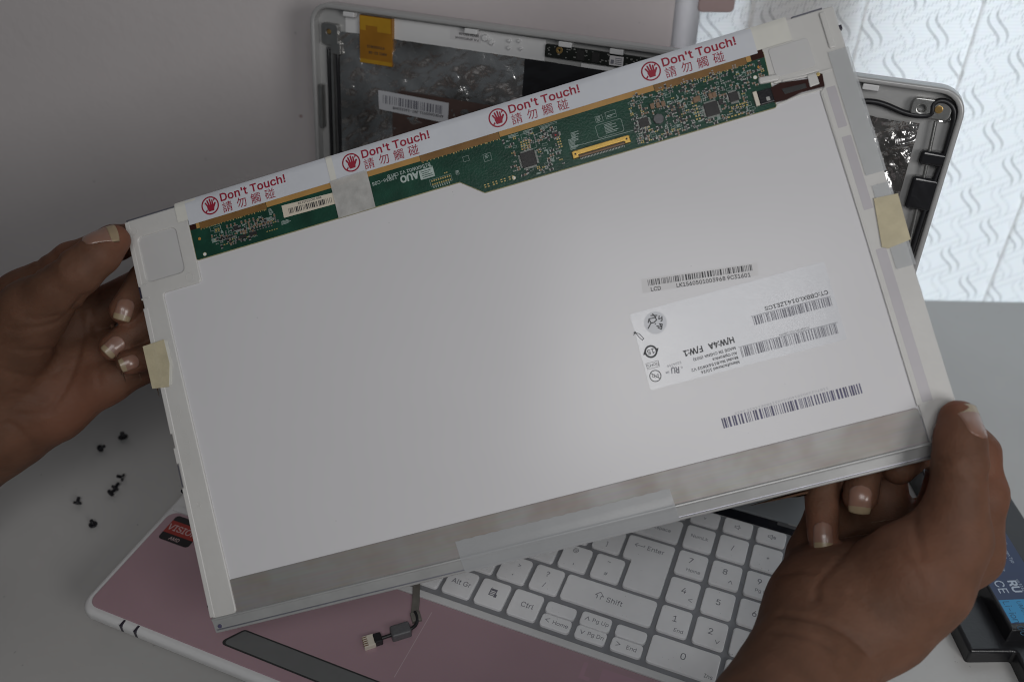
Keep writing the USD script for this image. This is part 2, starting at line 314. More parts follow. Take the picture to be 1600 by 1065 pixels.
net('skin', {'tc': ('texture_coordinate', {}), 'n': ('noise_texture', {'scale': 70.0, 'detail': 5.0, 'roughness': 0.6}), 'f': ('voronoi_texture', {'scale': 900.0, 'feature': 'distance_to_edge'}),
    'fn': ('noise_texture', {'scale': 420.0, 'detail': 3.0}), 'w': ('noise_texture', {'scale': 1.0, 'detail': 3.0}), 'mp': ('mapping', {'scale': (160.0, 420.0, 160.0)}),
    'at': ('attribute', {'attribute': 'tint'}),
    'r': ('rgb_ramp', {'ramp': [(0.3, (0.094, 0.046, 0.027)), (0.7, (0.136, 0.066, 0.040))]}),
    'pk': ('mix', {'mix_type': 'mix', 'color2': (0.215, 0.084, 0.050)}),
    'ad': ('math', {'math_type': 'multiply_add', 'value2': 0.35}), 'ad2': ('math', {'math_type': 'multiply_add', 'value2': 0.8}), 'b': ('bump', {'strength': 0.28, 'distance': 0.0009}),
    'p': ('principled_bsdf', {'roughness': 0.62, 'specular_ior_level': 0.22, 'subsurface_weight': 0.22, 'subsurface_scale': 0.004, 'subsurface_radius': (1.0, 0.35, 0.2)})},
    [('tc.object', 'n.vector'), ('tc.object', 'f.vector'), ('tc.object', 'fn.vector'), ('tc.object', 'mp.vector'), ('mp.vector', 'w.vector'), ('n.fac', 'r.fac'), ('r.color', 'pk.color1'), ('at.fac', 'pk.fac'), ('pk.color', 'p.base_color'),
     ('f.distance', 'ad.value1'), ('fn.fac', 'ad.value3'), ('w.fac', 'ad2.value1'), ('ad.value', 'ad2.value3'), ('ad2.value', 'b.height'), ('b.normal', 'p.normal')])
pm('nail', (0.235, 0.118, 0.085), 0.32, 0.08, 150, coat=0.3, extra={'subsurface_weight': 0.2, 'subsurface_scale': 0.002})
pm('nail_tip', (0.27, 0.205, 0.125), 0.35, 0.1, 250, coat=0.2)
M = MT
# ---------------------------------------------------------------- the setting: table, wall, window, blinds
RW = np.array([WT, -WN, [0, 0, 1.0]]).T
def wall_frame(): return mat4(RW, WO)
tb = tag(part('table', slab(rrect(-1100, -900, 1000, 0, 12), -28, 0, 3, 3), M['table_white'], matrix=wall_frame(), smooth=40), 'white smooth table top carrying the laptop, screws and battery', 'table', kind='structure')
wl_ = MB(); wl_.tm(slab(sbox(-2600, -30, -246, 60), -900, 1900, 2, 2, both=False).mesh())
tag(part('wall', wl_, M['wall_paint'], matrix=wall_frame(), smooth=40), 'plain pinkish grey painted wall behind the lid, left of the window', 'wall', kind='structure')
wm = (-501.56, 167.74)
part('stain', flat(circle(0, 0, 1.3, 14)), M['pink_tab'], tag(stage.GetPrimAtPath('/World/wall')), matrix=Gf.Matrix4d(1, 0, 0, 0, 0, 0, 1, 0, 0, -1, 0, 0, wm[0] * MM, -0.0301, wm[1] * MM, 1))
win = thing('window', 'white window frame upright beside the wall, behind the blind', 'window', matrix=wall_frame(), kind='structure')
part('frame', slab(sbox(-245.8, -14, -226.5, 40), -900, 1300, 2.5, 3), M['window_frame_white'], win, smooth=40)
part('mullion', slab(sbox(-196, 24, -113, 60), -900, 1300, 2, 2), M['window_frame_white'], win, smooth=40)
tab = thing('hanging_tab', 'small pinkish brown rounded tab in front of the blind, above the panel', 'tab', matrix=wall_frame())
tx = (-216.43, 238.29)
part('tab_plate', slab(affinity.translate(rrect(-12, 0, 12, 40, 3), tx[0], tx[1]), 0, 3, 1, 2), M['pink_tab'], tab, smooth=40, matrix=Gf.Matrix4d(1, 0, 0, 0, 0, 0, 1, 0, 0, -1, 0, 0, 0, -0.012, 0, 1))

def s_path(n=14):
    d = np.linspace(0, 1, n); return np.c_[11.0 * (d * d * (3 - 2 * d)) - 1.6 * np.sin(2 * np.pi * d) - 5.5, 12 - 24 * d]
def s_stroke(x, y, th):
    p = s_path(); d = np.linspace(0, 1, len(p)); w = th * np.sin(np.pi * np.clip(d, 0.03, 0.97)) ** 0.6
    return Polygon(np.vstack([p + np.c_[w, 0 * w], (p - np.c_[w, 0 * w])[::-1]]) + [x, y]).buffer(0)
def tick(x, y, l, w, lean): return Polygon([(x - w - lean, y - l), (x + w - lean, y - l), (x + w + lean, y + l), (x - w + lean, y + l)])
def blind_motif(x0, x1, z0, z1, phase):
    solid, dash = [], []
    for j in range(int(z0 // 27) - 1, int(z1 // 27) + 2):
        for i in range(-3, 4):
            cx = x0 + phase + 46 * i + 23 * (j % 2); cy = 27 * j + 10 * phase / 23
            solid += [s_stroke(cx - 2.7, cy - 1.5, 1.4), s_stroke(cx + 2.7, cy + 1.5, 1.4)]
            for o in (-2.7, 2.7):
                for px_, py_ in s_path(12): dash.append(tick(cx + 23 + px_ + o, cy + py_ + o * 0.55, 1.25, 0.28, 0.35))
                for q in (0, 23):
                    for k in range(11):
                        dash.append(tick(cx + q + 11 + (k - 5) * 2.5 + o * 0.6, cy + 13.5 + (k - 5) * 1.35 - o * 0.9, 1.5, 0.28, 0.5))
    clip = sbox(x0 + 0.5, z0, x1 - 0.5, z1)
    return union_all(solid).intersection(clip), MultiPolygon([d for d in dash if clip.contains(d)])
blind = thing('vertical_blind', 'white vertical fabric blind with woven S motifs, hanging behind the table', 'blind', matrix=wall_frame())
UP = Gf.Matrix4d(1, 0, 0, 0, 0, 0, 1, 0, 0, -1, 0, 0, 0, 0, 0, 1)
for k, e in enumerate((-267, -189, -111.5, -33.5, 44, 122, 200, 278, 356, 434, 512, 590, 668, 746)):
    x0, x1 = e, e + 80; tilt = 4.5
    g = MB(); n = 12; xs = np.linspace(x0, x1, n + 1); ys = 6 + tilt * (xs - x0) / 80 + 1.2 * np.cos((xs - x0) / 80 * np.pi)
    v = []; f = []
    for sgn, zz in ((0, -70), (0, 1050)): v.append(np.c_[xs, ys, np.full(n + 1, zz)])
    for q in range(n): f += [[q, q + 1, q + n + 1], [q + 1, q + n + 2, q + n + 1]]
    g.add(np.vstack(v), f)
    sl = part('slat', g, M['blind_fabric'], blind, smooth=True)
    so, da = blind_motif(x0, x1, -40, 420, (7, 17, 8, 16, 6, 15)[k % 6])
    for nm, geo, mat, dz in (('woven_motif', so, 'blind_thread', 0.35), ('woven_dash', da, 'blind_dash', 0.3)):
        mm = flat(geo).mesh(); x = mm.vertices[:, 0].copy(); z = mm.vertices[:, 1].copy()
        mm.vertices = np.c_[x, 6 + tilt * (x - x0) / 80 + 1.2 * np.cos((x - x0) / 80 * np.pi) - dz, z]
        part(nm, mm, M[mat], sl)

# ---------------------------------------------------------------- laptop
lap = thing('laptop', 'open pink and white laptop with its screen taken out of the lid', 'laptop', origin=(0, 0, T))
X0, X1, Y0, Y1 = -299.0, 77.5, -169.0, 79.0
bs_ = slab(rrect(X0, Y0, X1, Y1, 9, 6), -8.5, -1.0, 2.6, 4, both=True)
lo_ = slab(rrect(X0, Y0, X1, Y1, 9, 6), -27.5, -6.0, 1.0, 1).mesh(); kk = np.clip((-6.0 - lo_.vertices[:, 2]) / 21.5, 0, 1)
cxy = np.array([(X0 + X1) / 2, (Y0 + Y1) / 2]); lo_.vertices[:, :2] = cxy + (lo_.vertices[:, :2] - cxy) * (1 - (0.03 + 0.10 * kk[:, None]) * np.array([0.8, 1.2]))
part('base', bs_, M['laptop_white'], lap, smooth=45)
part('underside', lo_, M['laptop_white'], lap, smooth=45)
part('palm_rest', slab(rrect(X0 + 4.2, Y0 + 4.0, X1 - 4.2, -94.6, 6, 5), -1.4, -0.5, 0.35), M['pink_paint'], lap, smooth=40)
part('trim_strip', slab(sbox(X0 + 4.2, -94.4, X1 - 4.2, -90.4), -1.4, 0.1, 0.4), M['laptop_white'], lap, smooth=40)
part('keyboard_deck', slab(rrect(X0 + 10, -90.2, X1 - 6, 23.3, 2), -1.5, -0.9, 0.2), M['key_deck'], lap)
part('power_strip', slab(sbox(-190, 23.6, 66, 30.6), -1.4, -0.3, 0.3), M['strip_black'], lap)
part('hinge_cover', slab(sbox(-290, 31.0, X1 - 5, 62), -1.4, 0.2, 0.5), M['strip_silver'], lap)
il = (48.69, 31.46)
part('indicator_light', slab(rrect(il[0] - 3.4, il[1] - 1.1, il[0] + 3.4, il[1] + 1.1, 1), -0.4, 0.1, 0.1), M['solder'], lap)
part('indicator_window', slab(rrect(il[0] - 9, il[1] - 3.4, il[0] + 10, il[1] + 3.2, 0.6), -0.5, -0.2, 0.1), M['part_grey'], lap)
for xn in (-269.01, -259.83):
    part('front_notch', slab(sbox(xn - 0.7, Y0 - 0.25, xn + 0.7, Y0 + 3.6), -6, -0.85, 0.1), M['dark_gap'], lap)
bl = (-207.76, -153.50)
part('touchpad_button', slab(fillet(Polygon([(-213, -157.8), (-98, -158.5), (-98, -147.6), (-206.2, -147.6)]), 1.6), -0.7, -0.15, 0.3), M['pad_grey'], lap, smooth=40)
part('touchpad_button_border', slab(fillet(Polygon([(-215, -158.6), (-97, -159.3), (-97, -146.8), (-206.8, -146.8)]), 2), -0.7, -0.32, 0.12), M['pad_border'], lap)
part('touchpad_edge_line', flat(Polygon([(-121.0, -101), (-120.65, -101), (-121.35, -142), (-121.7, -142)]), -0.46), M['scratch_pale'], lap)
pt = (-30.0, -103.5)
mk = union_all([sbox(-36.5, -108, -34.3, -98.5), sbox(-36.5, -108, -31, -106), sbox(-26.5, -109, 6, -98.5)])
part('palm_rest_marking', flat(mk, -0.45), M['pink_mark'], lap)
# maker's sticker
st = part('sticker', slab(rrect(-289.5, -114.5, -268.5, -96.5, 2.2), -0.6, -0.38, 0.05), M['sticker_black'], lap, label='black and red rounded sticker at the palm rest corner')
part('sticker_band', flat(sbox(-289.4, -109.4, -268.6, -100.6), -0.35), M['sticker_red'], st)
part('printed_text', flat(MultiPolygon(polys(put(centred(lettering('VISION', 4.0, 1)), -279, -105.0)) + polys(put(centred(lettering('AMD', 2.2, 1)), -279.5, -112))), -0.32), M['sticker_print'], st)
# keys
K, R = 19.0, 19.67
legends = []
def key(x0, x1, y0, y1, what, leg=(), poly=None):
    g = poly if poly is not None else rrect(x0, y0, x1, y1, 1.9, 3)
    k = part('key', slab(g, -0.95, 0.75, 0.5, 2), M['key_white'], lap, smooth=35, label=what)
    gs = []
    for t, fx, fy, h in leg:
        if isinstance(t, str): gg = centred(lettering(t, h, 0, px=48))
        else: gg = affinity.scale(t, h, h, origin=(0, 0))
        gs += polys(put(gg, x0 + fx, y0 + fy))
    if gs: part('legend', flat(MultiPolygon(gs), 0.79), M['grey_ink'], k)
def strokes(*ls, w=0.13): return union_all([LineString(l).buffer(w, cap_style='flat') for l in ls])
CH_UP = strokes([(-0.9, -0.8), (0, 0.9), (0.9, -0.8)]); CH_DN = affinity.rotate(CH_UP, 180, origin=(0, 0)); CH_L = affinity.rotate(CH_UP, 90, origin=(0, 0)); CH_R = affinity.rotate(CH_UP, -90, origin=(0, 0))
RET = strokes([(2, 0.7), (2, -0.2), (-2, -0.2)], [(-0.9, 0.9), (-2, -0.2), (-0.9, -1.2)])
SHF = strokes([(-0.75, -1.6), (-0.75, 0), (-1.7, 0), (0, 1.8), (1.7, 0), (0.75, 0), (0.75, -1.6)])
SPK = strokes([(-1.2, -0.5), (-1.2, 0.5), (-0.4, 0.5), (0.6, 1.3), (0.6, -1.3), (-0.4, -0.5), (-1.2, -0.5)])
SP1 = SPK.union(strokes([(1.1, -0.4), (1.1, 0.4)])); SP2 = SPK.union(strokes([(1.1, -0.5), (1.1, 0.5)], [(1.6, -0.9), (1.6, 0.9)], [(2.1, -0.7), (2.1, 0.7)]))
MENU = union_all([sbox(-1.7, -2, 1.7, 2).difference(union_all([sbox(-1.2, y, 1.2, y + 0.45) for y in (-1.5, -0.6, 0.3)])), sbox(1, -2.4, 2.3, -0.6)])
kw, kh = 16.4, 16.9
def std(cx, row, what, leg=()): key(cx - kw / 2, cx + kw / 2, -R * row - kh / 2, -R * row + kh / 2, what, leg)
std(0, 0, 'NumLk key', [('NumLk', 8.2, 9.4, 2.2)]); std(19, 0, 'divide key', [('/', 8.2, 9, 3.2)]); std(38, 0, 'multiply key', [('*', 9, 9, 2.6)]); std(57, 0, 'minus key')
std(0, 1, 'seven key', [('7', 7.4, 11, 3.6), ('Home', 10.2, 4.4, 2.1)]); std(19, 1, 'eight key', [('8', 7.6, 10.6, 3.6), (CH_UP, 11.6, 4.6, 1.2)]); std(38, 1, 'nine key', [('9', 7.4, 11, 3.6), ('Pg Up', 10, 4.6, 2.1)]); std(57, 1, 'plus key')
std(0, 2, 'four key', [('4', 8.4, 9.6, 3.6), (CH_L, 13, 4.6, 1.2)]); std(19, 2, 'five key', [('5', 8.2, 9, 3.6)]); std(38, 2, 'six key', [('6', 8.4, 9, 3.6), (CH_R, 13, 5, 1.2)])
std(0, 3, 'one key', [('1', 8.2, 10, 3.6), ('End', 11.6, 3.4, 2.1)]); std(19, 3, 'two key', [('2', 8.2, 9.6, 3.6), (CH_DN, 12.6, 4.4, 1.2)]); std(38, 3, 'three key', [('3', 8.2, 10, 3.6)])
key(-8.2, 27.2, -R * 4 - kh / 2, -R * 4 + kh / 2, 'zero key', [('0', 17.4, 9.4, 3.8), ('Ins', 31.6, 3, 2.1)])
std(38, 4, 'decimal point key', [('.', 8, 8, 3.6)])
ex = [(-10.9, -R * 2 - kh / 2), (-10.9, -R + kh / 2), (-37.6, -R + kh / 2), (-37.6, -R - kh / 2), (-32.0, -R - kh / 2), (-32.0, -R * 2 - kh / 2)]
key(-37.6, -10.9, -R * 2 - kh / 2, 0, 'Enter key', [(RET, 7.4, 30.5, 1.35), ('Enter', 16.8, 30.2, 2.9)], poly=fillet(Polygon(ex), 1.7))
key(-61.2, -10.9, -R * 3 - kh / 2, -R * 3 + kh / 2, 'right Shift key', [(SHF, 20.0, 9.0, 1.35), ('Shift', 28.6, 8.2, 3.0)])
std(-71.2, 3, 'question mark and slash key', [('?', 7.6, 12, 3.2), ('/', 8.0, 4.6, 2.9)])
std(-90.2, 3, 'full stop key', [('.', 8.6, 4.4, 3.4), ('>', 10, 11.6, 2.6)]); std(-109.2, 3, 'comma key', [(',', 8.2, 4.4, 3.4)])
std(-42.5, 2, 'hash and tilde key', [('~', 7.8, 12.8, 2.6), ('#', 8.2, 4.4, 2.4)]); std(-61.5, 2, 'at sign and apostrophe key', [('@', 7.0, 13.4, 2.6), ("'", 8.6, 4.0, 3.4)]); std(-80.5, 2, 'semicolon key', [(';', 8, 5, 2.8)])
std(-47.7, 1, 'right bracket key', [(']', 8, 4.8, 2.8)]); std(-66.7, 1, 'left bracket key')
key(-46, -10.9, -kh / 2, kh / 2, 'backspace key', [('backspace', 22, 7.4, 2.2)]); std(-57, 0, 'equals key')
std(-76.2, 4, 'right Ctrl key', [('Ctrl', 9.4, 8.4, 3.0)]); std(-95.2, 4, 'menu key', [(MENU, 8.2, 9.2, 1.15)]); std(-114.2, 4, 'Alt Gr key', [('Alt Gr', 8.8, 8.6, 3.0)])
key(-222, -124.8, -R * 4 - kh / 2, -R * 4 + kh / 2, 'space bar')
for cx, up, lo in ((-57.3, None, 'Home'), (-38.1, 'Pg Up', 'Pg Dn'), (-18.9, None, 'End')):
    l, r = cx - kw / 2, cx + kw / 2
    key(l, r, -78.5 if up is None else -78.9, -71.2 if up is None else -70.3, 'blank half key' if up is None else 'page up key', [] if up is None else [(CH_UP, 3.6, 4.4, 1.3), ('Pg Up', 10.8, 4.2, 2.3)])
    key(l, r, -87.3, -79.3, {'Home': 'left arrow and Home key', 'Pg Dn': 'page down key', 'End': 'right arrow and End key'}[lo], [({'Home': CH_L, 'Pg Dn': CH_DN, 'End': CH_R}[lo], 3.6, 4.2, 1.3), (lo, 10.8, 4.0, 2.3)])
for i, (cx, g) in enumerate(((0, None), (19, SP1), (38, SP2), (57, None), (-19, None))):
    key(cx - kw / 2, cx + kw / 2, 11.2, 22.2, ('function key', 'volume down key', 'volume up key', 'function key', 'function key')[i], [(g, 8.0, 5.4, 1.25)] if g is not None else ([('v', 8, 5, 2.0)] if cx == 0 else []))

# ---- lid
LO = np.array((-298.75, 80.82, 0.00)); LR = np.array([[1.000000, 0.000000, 0.000000], [0.000000, 0.174522, -0.984653], [0.000000, 0.984653, 0.174522]]); LW, LH = 376.0, 236.0
lid = part('lid', slab(rrect(0, -6, LW, LH, 13, 7).difference(rrect(2.9, -2, LW - 2.9, LH - 2.9, 10.5, 6)), -9.5, 0, 1.1, 3), M['shaded_lid_white'], lap, smooth=45, matrix=mat4(LR, LO))
part('lid_back', slab(rrect(0.3, -6, LW - 0.3, LH - 0.3, 13, 7), -12.0, -8.4, 0.3), M['pink_paint'], lid)
part('lid_floor', slab(rrect(2.7, -3, LW - 2.7, LH - 2.7, 10.5, 6), -8.3, -6.2, 0.1), M['shaded_lid_white'], lid)
rs = np.random.RandomState(4)
def sheet(x0, x1, y0, y1, z, amp, step, seed, mask=None, crease=0.03):
    xs = np.arange(x0, x1 + step, step); ys = np.arange(y0, y1 + step, step); X, Y = np.meshgrid(xs, ys)
    P = np.stack([X, Y, 0 * X], -1)
    h = 0
    for o, (s, a) in enumerate(((0.035, 1.0), (0.08, 0.7), (0.19, 0.42), (0.4, 0.18))):
        q = meshkit.noise(np.stack([X * s + 0.6 * Y * s, Y * s - 0.5 * X * s, 0 * X + seed], -1), seed + o); h = h + a * (1 - np.abs(2 * q - 1) * 1.6)
    v = np.stack([X, Y, z + amp * h], -1).reshape(-1, 3); n, m = X.shape
    i = np.arange(n * m).reshape(n, m); f = np.concatenate([np.stack([i[:-1, :-1], i[:-1, 1:], i[1:, 1:]], -1).reshape(-1, 3), np.stack([i[:-1, :-1], i[1:, 1:], i[1:, :-1]], -1).reshape(-1, 3)])
    if mask is not None:
        c = v[f].mean(1); f = f[mask(c[:, 0], c[:, 1])]
    return trimesh.Trimesh(v, f, process=False)
part('foil_sheet', sheet(18.5, 160, 60, 219, -5.6, 1.2, 1.6, 3), M['foil'], lid, smooth=True)
part('painted_brown_reflection', sheet(56, 142, 60, 190, -3.9, 0.45, 2.0, 9), M['painted_brown_reflection'], lid, smooth=True)  # sheet painted as the brownish reflection seen in the foil
part('black_film', sheet(142, 300, 60, 219, -3.4, 0.5, 2.0, 12), M['black_film'], lid, smooth=True)
part('black_film', sheet(304, 326, 60, 207, -3.6, 0.9, 1.6, 14), M['black_film'], lid, smooth=True)
part('foil_sheet', sheet(322, 357, 40, 217, -3.0, 2.0, 1.1, 21), M['foil'], lid, smooth=True)
part('white_liner', slab(sbox(22, 205, 153, 231.5), -6.15, -5.9, 0.1), M['laptop_white'], lid)
part('white_liner', slab(sbox(176, 196, 300, 222), -6.0, -3.0, 0.2), M['laptop_white'], lid)
# board of the camera, orange tape, labels
cb = part('camera_board', slab(rrect(153.5, 222.6, 236, 229.6, 1), -6, -4.0, 0.15), M['camera_board'], lid)
r = random.Random(5); sm = MB()
for k in range(90): sm.box((r.uniform(155, 234), r.uniform(223.2, 229.2), -3.85), (r.uniform(0.4, 1.3), r.uniform(0.3, 0.6), 0.4))
part('solder_points', sm, M['solder'], cb, kind='stuff')
for cx, w in ((175, 4.6), (184, 4.4)): part('chip', slab(sbox(cx - w / 2, 223.4, cx + w / 2, 228.8), -4, -3.2, 0.1), M['chip_black'], cb)
part('brass_ring', slab(circle(162.2, 227.2, 2.0).difference(circle(162.2, 227.2, 0.7)), -4, -3.6, 0.1), M['brass'], cb)
part('board_label', flat(sbox(192, 223.2, 200, 228.4), -3.6), M['label_dull'], cb)
part('label_print', flat(union_all([sbox(192.8, 224.0, 194.6, 226.2)] + [sbox(195.2, 224 + k * 1.0, 199.2, 224.4 + k * 1.0) for k in range(4)]), -3.55), M['grey_ink'], cb)
kp = part('orange_tape', slab(sbox(33.6, 203.5, 56, 231.5), -6.0, -2.9, 0.1), M['kapton'], lid, label='orange film tape at the upper edge of the lid')
part('tape_patch', flat(union_all([sbox(34, 226, 55, 231.2), sbox(34, 223, 38, 226), sbox(46, 222.8, 55.2, 226)]), -2.84), M['kapton_bright'], kp)
part('tape_band', flat(sbox(33.8, 203.7, 55.8, 206), -2.84), M['kapton_bright'], kp)
part('printed_text', flat(MultiPolygon(polys(put(lettering('97000SN15', 1.5, 1, px=40), 51, 214.5, 180)) + polys(put(lettering('AB01 S2-08', 1.5, 1, px=40), 52.5, 211, 180))), -2.83), M['black_ink'], kp)
lb = part('barcode_label', flat(Polygon([(46.6, 188.4), (95.3, 187.6), (94.9, 175.0), (47.2, 176.6)]), -2.2), M['label_paper'], lid)
part('barcode', flat(affinity.rotate(barcode(50, 180.4, 42, 5.2, 3, 0.4), -1), -2.12), M['grey_ink'], lb)
part('printed_text', flat(put(lettering('AP0FO000311 JNT-160320H8', 1.5, 1, px=40, wide=1.1), 92, 179.6, 180), -2.12), M['black_ink'], lb)
sl_ = part('small_label', flat(sbox(93, 224.2, 113, 230.4), -5.85), M['label_dull'], lid)
part('printed_text', flat(MultiPolygon(polys(put(lettering('F.H. AP0FO0004K', 1.25, 1, px=40), 111.5, 226.4, 180)) + polys(put(lettering('REV2A 100628', 1.25, 1, px=40), 111.5, 228.8, 180))), -5.8), M['black_ink'], sl_)
for cx, cy, s in ((116, 228, 3), (120, 226, 2.2), (131, 228.4, 1.4), (137, 229, 1.4), (131, 224.4, 1.6), (138.5, 224.8, 1.2)): part('boss', slab(circle(cx, cy, s * 0.6, 10), -6.3, -3.8, 0.3), M['laptop_white'], lid, smooth=40)
for cx in (27, 108, 166, 196, 330): part('bezel_clip', slab(rrect(cx - 4, LH - 6.4, cx + 4, LH - 3.4, 0.6), -5, -1.2, 0.5), M['laptop_white'], lid, smooth=40)
# left hinge bracket and its cables
part('hinge_bracket', slab(fillet(union_all([rrect(6.5, 211, 18.5, 224, 2), sbox(13, 206, 20, 213)]), 0.8).difference(circle(12, 219, 1.7, 14)), -6, -2.4, 0.5), M['metal_bracket'], lid, smooth=40)
part('screw_boss', slab(circle(12, 219, 1.5, 14), -6, -2.8, 0.3), M['brass'], lid)
part('cable_channel', slab(sbox(8.0, 40, 19.2, 209), -6.2, -5.4, 0.3), M['part_grey'], lid)
for cx in (10.4, 16.8):
    part('antenna_cable', MB().tube([(cx, y, -4.4 + 0.2 * math.sin(y * .2)) for y in range(40, 214, 6)], 1.1, 8), M['cable_black'], lid, smooth=True)
part('channel_rail', MB().box((13.6, 120, -4.2), (1.6, 176, 3.0)), M['metal_bracket'], lid)
part('side_clip', slab(rrect(3.6, 158, 6.2, 186, 1), -5.5, -1.0, 0.4), M['metal_bracket'], lid)
# right hinge bracket, cable loop and clips
bx, by = (359.01, 224.85), (367.43, 224.86)
part('hinge_bracket', slab(rrect(bx[0] - 8, bx[1] - 5, bx[0] + 11, bx[1] + 4.5, 3).difference(circle(bx[0] - 3, bx[1] - 0.6, 1.9, 14)), -6, -1.6, 0.6), M['metal_bracket'], lid, smooth=40)
part('screw_boss', slab(circle(bx[0] + 5.0, bx[1] + 0.2, 2.0, 16), -3, -1.2, 0.3), M['brass'], lid, smooth=40)
lp = [(326.96, 223.25), (344.47, 221.98), (357.09, 220.68), (361.42, 222.64), (360.92, 226.75), (363.30, 229.02), (367.56, 228.71), (370.70, 226.00), (372.01, 222.36), (372.59, 212.71), (372.67, 201.43), (371.79, 191.09), (371.44, 178.50), (371.13, 167.75), (370.95, 153.84), (370.47, 140.61)]
from scipy.interpolate import CubicSpline
def smooth_path(p, n=60):
    p = np.asarray(p, float); t = np.r_[0, np.cumsum(np.linalg.norm(np.diff(p, axis=0), axis=1))]; return CubicSpline(t, p)(np.linspace(0, t[-1], n))
part('antenna_cable', MB().tube(np.c_[smooth_path(lp, 90), np.full(90, -2.6)], 1.5, 10), M['cable_black'], lid, smooth=True)
part('metal_knob', sheet(by[0] - 5.5, by[0] + 5.5, by[1] - 6, by[1] + 6, -4.5, 2.2, 0.8, 5, mask=lambda x, y: (x - by[0]) ** 2 + (y - by[1] + 0.5) ** 2 < 30), M['foil'], lid, smooth=True)
for nm, a, b in (('cable_clip', (368.54, 202.99), (369.35, 197.74)), ('cable_tape', (367.31, 189.18), (369.51, 173.84))):
    c = (np.array(a) + b) / 2; hgt = np.linalg.norm(np.array(a) - b)
    part(nm, slab(affinity.rotate(rrect(c[0] - 7.5, c[1] - hgt / 2 - 1, c[0] + 6, c[1] + hgt / 2 + 1, 2), 0), -5, -0.8, 1.6, 3), M['black_film'], lid, smooth=50)
part('inner_rail', MB().tube([(*p, -2.6) for p in ((364.26, 218.77), (366.14, 192.40), (368.11, 160.95), (369.60, 138.90))], 0.9, 8), M['metal_bracket'], lid, smooth=True)

# ---------------------------------------------------------------- small things on the table
cab = thing('camera_cable', 'short black cable with cream plug and ferrite block, lying on the pink palm rest', 'cable', origin=(0, 0, T))
a, b, c, d, e, f_ = (-139.08, -127.06), (-133.59, -122.00), (-126.24, -115.34), (-125.11, -109.46), (-128.85, -105.03), (-136.43, -87.75)
def ang(p, q): return math.atan2(q[1] - p[1], q[0] - p[0])
con = (-142.32, -129.99)
th = ang(con, b)
part('plug', slab(affinity.rotate(rrect(con[0] - 3.0, con[1] - 3.4, con[0] + 3.0, con[1] + 3.4, 0.5), math.degrees(th)), -0.4, 2.6, 0.4), M['connector_cream'], cab, smooth=40)
pins = MB()
for k in range(5): pins.tm(slab(affinity.rotate(sbox(con[0] - 3.1, con[1] - 2.9 + k * 1.25, con[0] - 0.6, con[1] - 2.3 + k * 1.25), math.degrees(th), origin=con), 2.5, 2.72, 0.05).mesh())
part('pin_slot', pins, M['part_tan'], cab)
hc = np.array(con) + 4.6 * np.array([math.cos(th), math.sin(th)])
part('plug_sleeve', slab(affinity.rotate(rrect(hc[0] - 2.2, hc[1] - 3.0, hc[0] + 2.2, hc[1] + 3.0, 0.8), math.degrees(th), origin=tuple(hc)), -0.4, 2.9, 0.7), M['cable_black'], cab, smooth=40)
wp = smooth_path([tuple(hc), a, b, c, (-124.81, -112.27), d, e], 40)
part('wire', MB().tube(np.c_[wp, np.full(40, 1.0)], 0.95, 10), M['cable_black'], cab, smooth=True)
fc = (np.array(b) + c) / 2; ft = math.degrees(ang(b, c))
part('ferrite_block', slab(affinity.rotate(rrect(fc[0] - 5.2, fc[1] - 3.6, fc[0] + 5.2, fc[1] + 3.6, 1.1), ft, origin=tuple(fc)), -0.4, 4.2, 1.1, 3), M['part_grey'], cab, smooth=40)
part('ribbon', slab(LineString([e, (-131.50, -98.28), f_, (-139.69, -74.15)]).buffer(2.0, cap_style='flat'), -0.4, 0.7, 0.2), M['ribbon_grey'], cab)
part('ribbon_wrap', slab(LineString([d, e]).buffer(2.6, cap_style='flat'), -0.4, 1.6, 0.5), M['ribbon_grey'], cab)

labels = ['black screw nearest the hand, largest of the dark cluster by the panel', 'black screw tipped on its side between the hand and the two topmost screws',
          'black screw just above the touching pair, point towards the left', 'black screw touching another, the upper of the pair', 'black screw touching another, the lower of the pair',
          'black screw farthest from the panel, with its thread pointing up', 'black screw standing on its head, lowest of the seven']
for i, ((x, y), az, tl) in enumerate(zip(((-388.47, -38.02), (-396.12, -52.45), (-362.46, -67.56), (-361.62, -77.54), (-361.21, -82.14), (-374.38, -96.80), (-354.05, -105.59)), (2.4, 0.5, 3.6, 1.2, 0.9, 1.9, 0), (70, 60, 66, 58, 64, 62, 0))):
    R_ = trimesh.transformations.euler_matrix(0, math.radians(tl), az)[:3, :3]
    s = thing('screw', labels[i], 'screw', group='loose black screws on the table', matrix=mat4(R_, (x, y, 0.4 + 2.1 * math.sin(math.radians(tl)))))
    k = 1.0 if i else 1.25
    part('head', slab(circle(0, 0, 2.55 * k, 20).difference(union_all([sbox(-1.1, -.3, 1.1, .3), sbox(-.3, -1.1, .3, 1.1)])), 0, 1.3, 0.35, 3, both=True), M['screw_black'], s, smooth=40)
    th_ = [(0.95 * k + 0.16 * (q % 2), 1.3 + q * 0.28) for q in range(12)]
    part('shank', trimesh.creation.revolve(np.array([(0, 1.25)] + th_ + [(0.5, 1.3 + 12 * 0.28), (0, 1.4 + 12 * .28)]), sections=12), M['screw_black'], s, smooth=30)

